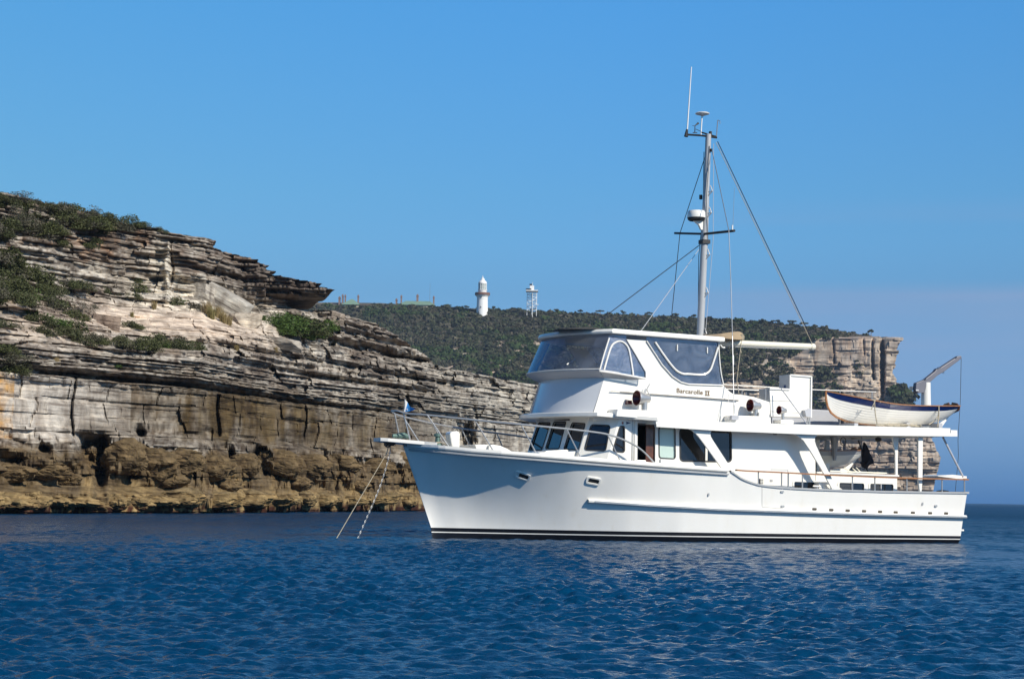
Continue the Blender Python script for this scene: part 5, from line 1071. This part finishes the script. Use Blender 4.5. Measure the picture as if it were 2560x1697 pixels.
def inpoly(x, y, P):
    c = False
    for i in range(len(P)):
        (x0, y0), (x1, y1) = P[i-1], P[i]
        if (y0 > y) != (y1 > y) and x < (x1-x0)*(y-y0)/(y1-y0)+x0: c = not c
    return c
def put_shrub(px, py, s, kind, label, group, name='coastal_shrub'):
    h, n = cast(T_near, px, py)
    if h is None: return
    o = link(name, SM[kind]); o.location = h-Vector((0, 0, .1*s)); o.rotation_euler = (rv.uniform(-.15, .15), rv.uniform(-.15, .15), rv.uniform(0, 6.28)); k = s*rv.uniform(.85, 1.15)
    o.scale = (k*rv.uniform(.9, 1.25), k*rv.uniform(.9, 1.2), k*rv.uniform(.8, 1.1)); tag(o, label, 'shrub', group); return o
def scatter(poly, n, s0, s1, kinds, label, group):
    x0, x1 = min(p[0] for p in poly), max(p[0] for p in poly); y0, y1 = min(p[1] for p in poly), max(p[1] for p in poly); k = 0
    for _ in range(n*30):
        x, y = rv.uniform(x0, x1), rv.uniform(y0, y1)
        if inpoly(x, y, poly): put_shrub(x, y, rv.uniform(s0, s1), rv.choice(kinds), label, group); k += 1
        if k >= n: break
GK = [0, 0, 2, 3, 4, 0, 2]
scatter([(-30, 512), (120, 518), (250, 540), (330, 560), (350, 580), (240, 575), (160, 580), (80, 610), (-30, 600)], 44, .7, 1.15, GK, 'low olive or grey shrub in the thicket crowning the near headland', 'shrubs on top of the near headland')
for x, y in [(-15, 490), (2, 492), (12, 490), (28, 494), (38, 492), (52, 496), (64, 498), (78, 500), (-5, 498), (20, 500), (46, 503), (-10, 505), (15, 508), (40, 510), (66, 510), (92, 512), (118, 515), (145, 518), (172, 524), (200, 530), (228, 536)]:
    put_shrub(x, y+8, rv.uniform(.6, .9), rv.choice(GK), 'low olive or grey shrub in the thicket crowning the near headland', 'shrubs on top of the near headland')
for x, y, s in [(262, 546, .5), (285, 550, .5), (320, 552, .75), (352, 562, .6), (368, 566, .6), (395, 574, .55), (412, 578, .45), (245, 558, .7), (250, 580, .7), (225, 615, .8), (232, 600, .6), (150, 610, .6), (60, 575, .9)]:
    put_shrub(x, y+4, s, rv.choice([0, 3, 4, 0]), 'small dark shrub on the skyline ledge right of the headland thicket', 'scattered shrubs along the upper ledges')
scatter([(-30, 640), (30, 655), (75, 690), (120, 715), (160, 745), (150, 775), (90, 770), (-30, 750)], 46, .75, 1.3, [0, 2, 3, 4, 0, 3], 'dense olive shrub on the steep slope at the left edge of the photo', 'shrubs on the left slope')
o = put_shrub(62, 748, 1.15, 5, 'roundest, bright green bush standing out on the left slope', None)
for x, y in [(80, 795), (95, 800), (120, 803), (140, 806), (98, 825), (120, 830), (150, 826), (165, 832), (185, 835), (200, 848), (220, 845), (240, 850), (262, 852), (285, 858), (305, 858), (330, 862), (352, 862), (378, 866), (402, 860), (425, 862), (448, 866), (470, 868), (490, 866), (130, 812), (240, 836), (300, 846), (390, 848), (440, 850), (178, 820)]:
    put_shrub(x, y+6, rv.uniform(.62, .92), rv.choice([0, 3, 0, 2, 3, 5]), 'dark green shrub in the long row growing along the middle ledge', 'shrubs in a row along the middle ledge')
for x, y, q in [(655, 800, .6), (690, 815, 1.0), (708, 822, 1.2), (722, 826, 1.35), (738, 828, 1.5), (750, 830, 1.6), (763, 833, 1.6), (777, 834, 1.55), (790, 832, 1.5), (803, 826, 1.3), (815, 820, 1.1), (735, 838, .8), (760, 842, .8), (785, 842, .7), (715, 832, .8), (700, 800, .9), (728, 808, 1.2), (745, 812, 1.3)]:
    put_shrub(x, y, q, rv.choice([1, 1, 5, 5, 0, 4]), 'bright green shrub in the clump under the jutting rock beak', 'shrubs under the rock overhang')
for x, y, s, k in [(340, 700, .55, 0), (352, 725, .9, 0), (335, 740, .5, 3), (265, 728, .55, 0), (285, 732, .45, 2), (195, 712, .8, 3), (212, 718, .7, 0), (172, 708, .6, 4), (430, 755, .6, 0), (455, 755, .5, 1), (478, 765, .6, 2), (500, 770, .55, 4), (130, 765, .8, 4), (175, 775, .9, 2), (185, 790, .8, 3), (210, 780, .8, 4), (235, 765, .5, 2), (75, 775, .6, 1), (322, 812, .7, 3), (345, 818, .6, 0), (10, 810, .5, 0), (40, 812, .4, 4), (5, 870, .9, 3), (25, 880, .9, 0), (45, 895, .8, 2), (10, 900, .9, 4), (40, 915, .8, 3), (55, 930, .7, 0), (22, 925, .8, 3), (295, 915, .3, 1), (635, 805, .4, 4), (655, 772, .5, 2)]:
    put_shrub(x, y+5, s, k, 'separate small shrub growing among bare pale rocks of the terraced slope', 'separate shrubs among the terrace rocks')
def tuft_mesh(seed):
    rs = np.random.RandomState(seed); n = 260; a = rs.uniform(0, 6.28, n); l = rs.uniform(.5, 1, n); t = rs.uniform(.1, .8, n)
    q = np.c_[rs.normal(0, .12, n), rs.normal(0, .12, n), np.zeros(n)]; e = q+np.c_[np.cos(a)*t*l*.6, np.sin(a)*t*l*.6, l]; s = np.c_[-np.sin(a), np.cos(a), np.zeros(n)]*.02
    return npmesh('grass_tuft', np.stack([q-s, q+s, e+s*.2, e-s*.2], 1).reshape(-1, 3), np.arange(4*n).reshape(-1, 4), [straw], smooth=False)
TM = [tuft_mesh(8), tuft_mesh(9)]
for x, y, s in [(518, 780, .85), (528, 790, .8), (545, 788, .8), (558, 800, .75), (572, 806, .6), (385, 765, .5), (140, 905, .45), (825, 845, .6), (835, 850, .6), (592, 870, .4), (690, 872, .35), (330, 785, .35)]:
    h, n = cast(T_near, x, y+6)
    if h is not None:
        o = link('grass_tuft', TM[int(x) % 2]); o.location = h-Vector((0, 0, .05)); o.rotation_euler = (0, 0, rv.uniform(0, 6)); o.scale = (s, s, s); tag(o, 'straw coloured grass tuft growing from a rock crack on the near headland', 'grass tuft', 'dry grass tufts on the near headland')
# boulders: angular blocks cut by random planes
def boulder(seed, px, py, sx, sy, sz, col, label, rot=0., tilt=0.):
    h, n = cast(T_near, px, py)
    if h is None: return
    rs = random.Random(seed); bm = bmesh.new(); bmesh.ops.create_cube(bm, size=2)
    for k in range(9):
        nn = Vector((rs.gauss(0, 1), rs.gauss(0, 1), rs.gauss(0, .8))).normalized(); g = bmesh.ops.bisect_plane(bm, geom=bm.verts[:]+bm.edges[:]+bm.faces[:], plane_co=nn*rs.uniform(.88, 1.15), plane_no=nn, clear_outer=True)
        ed = [e for e in g['geom_cut'] if isinstance(e, bmesh.types.BMEdge)]
        if ed: bmesh.ops.contextual_create(bm, geom=ed)
    bmesh.ops.subdivide_edges(bm, edges=bm.edges[:], cuts=3, use_grid_fill=True); bmesh.ops.triangulate(bm, faces=bm.faces[:])
    from mathutils import noise
    for v in bm.verts:
        f = noise.fractal(v.co*1.6+Vector((seed, 0, 0)), 1., 2., 4)*.09; v.co += v.co.normalized()*f
    me = bpy.data.meshes.new('boulder'); bm.to_mesh(me); bm.free()
    ca_ = me.color_attributes.new('albedo', 'FLOAT_COLOR', 'POINT'); ca_.data.foreach_set('color', list((*col, 1))*len(me.vertices)); me.materials.append(near_mat)
    o = link('boulder', me); o.scale = (sx, sy, sz); o.rotation_euler = (tilt*.6, tilt, rot); o.location = h+Vector((0, sy*.3, sz*.25)); tag(o, label, 'boulder')
boulder(1, 262, 812, .72, .7, .42, (.27, .21, .17), 'pinkish brown block above the shrub row on the middle ledge', .3, .1)
boulder(2, 560, 775, 1.5, .8, .9, (.42, .40, .36), 'big pale tilted slab leaning below the upper cliff', .2, .5)
boulder(3, 505, 745, .8, .7, .6, (.46, .43, .38), 'pale angular block left of the big tilted slab', 1.2, .2)
boulder(4, 610, 812, .7, .8, .55, (.50, .44, .36), 'cream rounded block right of the big tilted slab', 2.2, .1)
boulder(5, 840, 800, .5, .6, .45, (.35, .30, .25), 'grey brown block at the left end of the rocky knob', .5, .3)
boulder(6, 700, 862, 1.3, .8, .35, (.36, .33, .29), 'flat grey slab below the clump of bright green shrubs', .1, .15)
boulder(7, 205, 790, .45, .5, .35, (.30, .25, .21), 'small brown block between shrubs above the middle ledge', 1.1, .3)
# rounded tumbled rocks at the foot of the cliff
from mathutils import noise
def rock(seed, px, py, w, h, d, tier):
    hp_, n = cast(T_near, px, py)
    if hp_ is None: return
    bm = bmesh.new(); bmesh.ops.create_icosphere(bm, subdivisions=5, radius=1); rs = random.Random(seed); a = rs.uniform(-.35, .35); off = Vector((seed*3.1, seed*1.7, 0))
    V = []; cols = []
    for v in bm.verts:
        c = v.co.normalized(); q = Vector([math.copysign(abs(t)**.72, t) for t in c]); q = q/max(.6, q.length)*1.05
        f = noise.fractal(q*1.1+off, 1., 2., 5)*.22+noise.fractal(q*4.2+off, .9, 2., 4)*.075; r = noise.cell(q*1.5+off)*.10
        q = q*(1+f-r); x, y, z = q.x*w/2, q.y*d/2, q.z*h/2
        x, z = x*math.cos(a)-z*math.sin(a)*.6, x*math.sin(a)*.45+z; v.co = Vector((x, y, z)); wz = hp_.z+h*.12+z
        k = max(0, min(1, (.34+.25*noise.noise(q*5+off)-wz)*6)); g = .85+.5*noise.noise(q*2.4+off)
        b_ = (.27, .195, .095) if tier == 0 else (.15, .108, .058)
        if tier == 0 and wz > .95: b_ = (.20, .15, .08)
        cols += [*(b_[i]*g*(1-k)+(.05, .020, .012)[i]*k for i in range(3)), 1]
    me = bpy.data.meshes.new('boulder'); bm.to_mesh(me); bm.free(); ca_ = me.color_attributes.new('albedo', 'FLOAT_COLOR', 'POINT'); ca_.data.foreach_set('color', cols); me.materials.append(near_mat)
    o = link('boulder', me); o.location = hp_+Vector((0, d*.18, h*.12))
    if tier == 0: tag(o, 'rounded golden brown rock awash in the row along the foot of the near cliff', 'boulder', 'golden rocks along the waterline')
    else: tag(o, 'rough dark brown rock piled above the golden waterline rocks, below the cliff wall', 'boulder', 'brown rocks piled below the cliff wall')
rk = random.Random(21); x = -30
while x < 1060:
    w = rk.uniform(1.3, 3.0); rock(int(x)+50, x, 1262-x*.006+rk.uniform(-6, 1), w, rk.uniform(.55, .95), rk.uniform(1.2, 2.0), 0); x += w*rk.uniform(24, 40)
for i, (x, y, w, h) in enumerate([(20, 1190, 2.2, .8), (95, 1180, 2.6, .8), (160, 1205, 1.6, .6), (310, 1150, 2.2, 1.5), (375, 1165, 2.8, 1.5), (455, 1160, 2.4, 1.3), (530, 1175, 2.3, 1.3), (610, 1170, 1.7, 1.2), (700, 1165, 2.6, 1.4), (775, 1170, 2.4, 1.3), (850, 1165, 2.2, 1.2), (930, 1175, 2.6, 1.2), (1000, 1165, 2.6, 1.3), (420, 1205, 1.8, .8), (560, 1215, 1.6, .7), (740, 1212, 1.8, .7), (890, 1215, 1.9, .7)]):
    rock(300+i, x, y, w, h, 1.5, 1)
# the sea heath of the far headland
def heath():
    rs = np.random.RandomState(77); pts = []
    polys = [([(330, 756), (700, 762), (1000, 764), (1100, 770), (1300, 775), (1500, 779), (1750, 788), (1900, 797), (2000, 804), (2060, 816), (2130, 828), (2170, 838), (2090, 846), (2040, 850), (2010, 862), (2000, 882), (1960, 900), (1990, 940), (2010, 985), (1960, 985), (1900, 950), (1830, 945), (1780, 950), (1620, 1030), (1400, 1030), (1200, 1010), (1000, 960), (820, 860), (330, 860)], 17500, .6, 1.75, 0),
             ([(2035, 915), (2060, 920), (2090, 950), (2105, 985), (2080, 995), (2050, 985), (2035, 960)], 60, 1.2, 2.4, 1), ([(2225, 970), (2250, 965), (2275, 985), (2292, 1010), (2290, 1045), (2262, 1030), (2235, 1005)], 110, 1.4, 2.8, 1),
             ([(1990, 990), (2040, 975), (2100, 1000), (2100, 1050), (2030, 1040)], 60, 1., 2.2, 1), ([(2300, 1045), (2312, 1055), (2305, 1075), (2290, 1065)], 10, 1.2, 2., 1), ([(2130, 905), (2150, 900), (2150, 940), (2140, 935)], 8, .8, 1.5, 1)]
    V = []; Fq = []; C = []; base = []
    cols = np.array([(.058, .066, .034), (.044, .054, .026), (.078, .074, .046), (.045, .074, .022), (.098, .090, .062)])
    for poly, n, s0, s1, kind in polys:
        k = 0; x0, x1 = min(p[0] for p in poly), max(p[0] for p in poly); y0, y1 = min(p[1] for p in poly), max(p[1] for p in poly)
        while k < n:
            x, y = rs.uniform(x0, x1), rs.uniform(y0, y1)
            if not inpoly(x, y, poly): continue
            k += 1
            h = T_far.ray_cast(CAM, ray(x, y).normalized())[0]
            if h is None: continue
            if kind == 0 and x > 1700 and rs.rand() < .12+.25*(y > 900): continue
            r = (s0+(s1-s0)*rs.rand()**2.2*1.7)*(1.2 if x < 1900 else 1.); nl = 30
            d = rs.normal(size=(nl, 3)); d /= np.linalg.norm(d, axis=1)[:, None]; d[:, 2] = np.abs(d[:, 2]); p = np.array(h)+d*r*np.array([1, 1, .62])*rs.uniform(.6, 1.08, (nl, 1))
            a = rs.normal(size=(nl, 3)); a = np.cross(d, a)+d*.35*rs.normal(size=(nl, 1)); a /= np.linalg.norm(a, axis=1)[:, None]; b = np.cross(a, d+rs.normal(size=(nl, 3))*.4); b /= np.linalg.norm(b, axis=1)[:, None]
            s = r*.36; q = np.stack([p-a*s, p-b*s*.8, p+a*s, p+b*s*.8], 1).reshape(-1, 3); Fq.append(np.arange(4*nl).reshape(-1, 4)+len(V)*4*nl); V.append(q)
            gp = float(fbm(300, np.array([[x/55.]]), np.array([[y/16.]]), 2)[0, 0]); c = (cols[3] if gp+(y-860)/400 > .16 and rs.rand() < .8 else cols[rs.choice([0, 0, 1, 2, 4], p=([.2, .15, .15, .3, .2] if gp < -.1 else [.35, .3, .2, .1, .05]))]) if kind == 0 else cols[rs.choice([0, 1, 3])]; c = c*rs.uniform(.8, 1.25)*.76; C.append(np.repeat(c[None]*rs.uniform(.85, 1.15, (nl, 1)), 4, 0))
    m = bpy.data.materials.new('heath'); m.use_nodes = True; nt = m.node_tree; b = nt.nodes['Principled BSDF']; b.inputs['Roughness'].default_value = .8; b.inputs['Specular IOR Level'].default_value = .2
    at = N(nt, 'ShaderNodeAttribute', attribute_name='albedo'); nt.links.new(at.outputs['Color'], b.inputs['Base Color'])
    me = npmesh('heath_scrub', np.concatenate(V), np.concatenate(Fq), [m], smooth=False, col=np.concatenate(C)); tag(link('heath_scrub', me), kind='stuff'); return m
heath_m = heath()
# small trees that stand out against the sky
def tree(px, py, hpx, wpx, label, seed, group='trees on the far ridge'):
    h = cast(T_far, px, py)[0]
    if h is None: return
    k = h.y/F; H_ = hpx*k; Wd = wpx*k; o = link('small_tree', None); o.location = h; tag(o, label, 'tree', group); rs = np.random.RandomState(seed)
    mb = MB(); mb.tube([(0, 0, -1), (.1*Wd*rs.uniform(-1, 1), 0, H_*.45), (.2*Wd*rs.uniform(-1, 1), 0, H_*.8)], [.22, .15, .07], 6); mb.build('trunk', twig, o)
    n = 420; nc = 7; c = rs.normal(size=(nc, 3))*np.array([Wd*.26, Wd*.22, H_*.10])+np.array([0, 0, H_*.78]); w = rs.randint(0, nc, n); d = rs.normal(size=(n, 3)); d /= np.linalg.norm(d, axis=1)[:, None]
    p = c[w]+d*np.array([Wd*.22, Wd*.22, H_*.13])*rs.uniform(.5, 1, (n, 1)); a = rs.normal(size=(n, 3)); a /= np.linalg.norm(a, axis=1)[:, None]; b = np.cross(a, rs.normal(size=(n, 3))); b /= np.linalg.norm(b, axis=1)[:, None]; s = .35
    link('crown', npmesh('crown', np.stack([p-a*s, p-b*s*.6, p+a*s, p+b*s*.6], 1).reshape(-1, 3), np.arange(4*n).reshape(-1, 4), [olive], smooth=False), o)
tree(2178, 842, 18, 11, 'lone small tree on the bare rim near the tip of the far cliff', 1, None)
for i, (x, y, hh, w) in enumerate([(1165, 772, 8, 14), (1120, 769, 8, 13), (1234, 776, 10, 7), (1281, 778, 9, 8), (1392, 780, 10, 16), (1500, 785, 10, 18), (1560, 788, 10, 16), (1620, 790, 9, 18), (1690, 794, 11, 20), (1735, 796, 9, 18), (1905, 806, 10, 18), (1940, 808, 11, 20), (1978, 812, 12, 20), (2010, 818, 13, 20), (2035, 824, 12, 18), (2056, 826, 10, 16), (2085, 832, 8, 14), (940, 768, 7, 14), (884, 768, 7, 14), (1330, 780, 8, 15), (1450, 784, 9, 14)]):
    tree(x, y, hh, w, 'low spreading dark tree on the skyline of the far ridge', 10+i)
# ---- lighthouse, lattice tower, cottages (all stand on the ridge about a kilometre away)
def far_pt(px, py, R): d = ray(px, py); return CAM+d*(R/d.y)
white_far = mat('white_masonry', (.80, .80, .78), .6, var=.04); rust = mat('rusty_red_gallery', (.17, .085, .06), .7, var=.3); lant = mat('lantern_glass', (.42, .46, .42), .25, var=.25, vscale=1)
def lighthouse():
    R = 1040.; cx = 1205.; k = R/F; b = far_pt(cx, 800, R); o = link('lighthouse', None); o.location = b; tag(o, 'white round lighthouse tower with dark red gallery band and domed lantern on the far ridge', 'lighthouse')
    hz = lambda y: (800-y)*k
    def l(name, prof, m, seg=32): mb = MB(); mb.lathe((0, 0, 0), [(hz(y), w*k) for y, w in prof], seg=seg); mb.build(name, m, o, smooth=True)
    l('tower', [(800, 15.2), (773, 14.3), (748, 13.6), (747.5, 14.2), (746, 14.2), (745.5, 13.6), (742.5, 14), (740, 15.5), (738, 18.3), (737, 18.6)], white_far)
    l('gallery', [(737.6, 18.7), (737, 19), (731.6, 19), (731, 18.6), (731, 10)], rust); l('lantern_base', [(731.2, 10.6), (726, 10.6), (725.5, 12.3), (724.5, 12.3), (724, 10.2)], white_far)
    l('lantern', [(724.2, 10), (708.4, 10)], lant, 16); l('dome', [(708.6, 10.8), (707, 11), (704, 10), (700.5, 6.8), (699.5, 5), (697, 4.6), (695, 4), (693.4, 1.2), (688.5, .9), (688, .2)], white_far)
    for a in range(12):
        q = a*math.pi/6; mb = MB(); c, s = math.cos(q)*10.2*k, math.sin(q)*10.2*k; mb.tube([(c, s, hz(724)), (c, s, hz(708.5))], .12, 5); mb.build('lantern_bar', white_far, o)
    mb = MB(); mb.lathe((0, 0, 0), [(hz(716.5), 10.35*k), (hz(715.8), 10.35*k)], seg=24); mb.build('lantern_ring', white_far, o)
    for (x, y) in ((1202.3, 743.5), (1202, 768.5)): mb = MB(); p = Vector(((x-cx)*k, -13.9*k, hz(y))); mb.box(p+Vector((-.25, -.25, -.35)), p+Vector((.25, .2, .35))); mb.build('window', M['black'], o)
lighthouse()
def lattice():
    R = 1030.; k = R/F; o = link('lattice_tower', None); b = far_pt(1330, 800, R); o.location = b; hz = lambda y: (800-y)*k; X = lambda x: (x-1330)*k
    tag(o, 'white steel lattice light tower with platform and small hut, right of the lighthouse', 'tower')
    c = {'l': (X(1317), 1.5), 'n': (X(1330.5), -2.2), 'r': (X(1341), 1.2), 'f': (X(1329), 4.)}
    for q in c.values(): mb = MB(); mb.tube([(q[0], q[1], 0), (q[0], q[1], hz(728))], .17, 6); mb.build('leg', white_far, o)
    ys = [728, 735, 742.5, 750, 758, 766, 775]; ring = ['l', 'n', 'r', 'f']
    for i, y in enumerate(ys):
        for a in range(4): p, q = c[ring[a]], c[ring[(a+1) % 4]]; mb = MB(); mb.tube([(*p, hz(y)), (*q, hz(y))], .11, 5); mb.build('brace', white_far, o)
        if i < 6:
            for a in range(4): p, q = c[ring[a]], c[ring[(a+1) % 4]]; mb = MB(); mb.tube([(*(p if i % 2 else q), hz(y)), (*(q if i % 2 else p), hz(ys[i+1]))], .08, 5); mb.build('brace', white_far, o)
    mb = MB(); mb.box((X(1314), -3.5, hz(728)), (X(1344), 4.5, hz(725.8))); mb.build('platform', white_far, o)
    mb = MB(); mb.box((X(1313.5), -3.4, hz(724)), (X(1327), 0, hz(722.2))); mb.build('dark_screen', M['black'], o)
    mb = MB(); mb.box((X(1323.5), -1.4, hz(726)), (X(1334), 1.6, hz(713.5))); mb.build('hut', white_far, o)
    mb = MB(); mb.box((X(1322.5), -1.6, hz(711.5)), (X(1329), 1.8, hz(709.5))); mb.box((X(1324), -.3, hz(714)), (X(1325), .3, hz(711))); mb.build('hut_canopy', M['black'], o)
    mb = MB(); mb.tube([(X(1330), 0, hz(714)), (X(1330), 0, hz(705))], .1, 5); mb.build('aerial', white_far, o)
    mb = MB(); mb.box((X(1341), -.4, hz(761.5)), (X(1346), .4, hz(760))); mb.build('lamp_bracket', white_far, o)
lattice()
roofm = mat('pale_green_iron_roof', (.20, .31, .22), .5, var=.06); brick = mat('brick_chimney', (.22, .15, .13), .8, var=.2); wallm = mat('cream_wall', (.55, .48, .35), .8, var=.05)
def cottage(label, R, cx, eave, ridge, ye, yr, chim, wall_y, dep=9.):
    k = R/F; o = link('cottage', None); b = far_pt(cx, ye+12, R); o.location = b; hz = lambda y: (ye+12-y)*k; X = lambda x: (x-cx)*k; tag(o, label, 'cottage')
    e0, e1 = X(eave[0]), X(eave[1]); r0, r1 = X(ridge[0]), X(ridge[1]); ze, zr_ = hz(ye), hz(yr)
    mb = MB(); mb.add([(e0, -dep, ze), (e1, -dep, ze), (e1, dep, ze), (e0, dep, ze), (r0, 0, zr_), (r1, 0, zr_)], [(0, 1, 5, 4), (1, 2, 5), (2, 3, 4, 5), (3, 0, 4), (0, 3, 2, 1)]); mb.build('roof', roofm, o)
    mb = MB(); mb.box((e0+.8, -dep+.8, 0), (e1-.8, dep-.8, ze-.01)); mb.build('wall', wallm, o)
    for x, y0, y1, w in chim:
        ch = MB(); ch.box((X(x)-w*k, -1.2, hz(y1)), (X(x)+w*k, 1.2, hz(y0)+.5)); ch.box((X(x)-w*k*1.3, -1.5, hz(y0)+.5), (X(x)+w*k*1.3, 1.5, hz(y0)+1.2)); c_ = ch.build('chimney', brick, o)
        mb = MB(); mb.lathe((X(x), 0, hz(y0)+1.2), [(0, .45), (.7, .35)], seg=8); mb.build('chimney_pot', brick, c_)
    return o
cottage('smaller cottage, pale green hipped roof, four chimneys, leftmost building on the far ridge', 1075., 879.5, (855, 903), (877, 882), 765, 747.5, [(848, 749, 764, 2.2), (856, 743.5, 762, 1.7), (862.5, 744.5, 760, 1.5), (895, 744.5, 760, 1.8)], 765)
cottage('longer cottage with pale green hipped roof and four chimneys, left of the lighthouse', 1075., 1044, (996, 1090), (1014, 1074), 766, 752.3, [(990.5, 754.5, 768, 2.), (1002.5, 746, 764, 1.7), (1043, 743, 755, 2.4), (1084, 747, 766, 1.7)], 766)
mb = MB(); b = far_pt(1074, 775, 1072.); mb.tube([(0, 0, 0), (0, 0, 68*1072/F)], [.12, .06], 5); o = mb.build('radio_mast', M['wire']); o.location = b; tag(o, 'thin radio mast standing behind the longer green roofed cottage', 'mast')
# ------------------------------------------------------------ light sea haze over the whole place
hz_m = bpy.data.materials.new('sea_haze'); hz_m.use_nodes = True; nt = hz_m.node_tree; nt.nodes.clear()
pv = N(nt, 'ShaderNodeVolumePrincipled', i_Density=.00010, i_Anisotropy=.1); pv.inputs['Color'].default_value = (.60, .76, 1.0, 1)
ho_ = N(nt, 'ShaderNodeOutputMaterial'); nt.links.new(pv.outputs[0], ho_.inputs['Volume'])
hm = MB().box((-900, -60, -7), (900, 1700, 165)).build('haze', hz_m); tag(hm, kind='stuff')
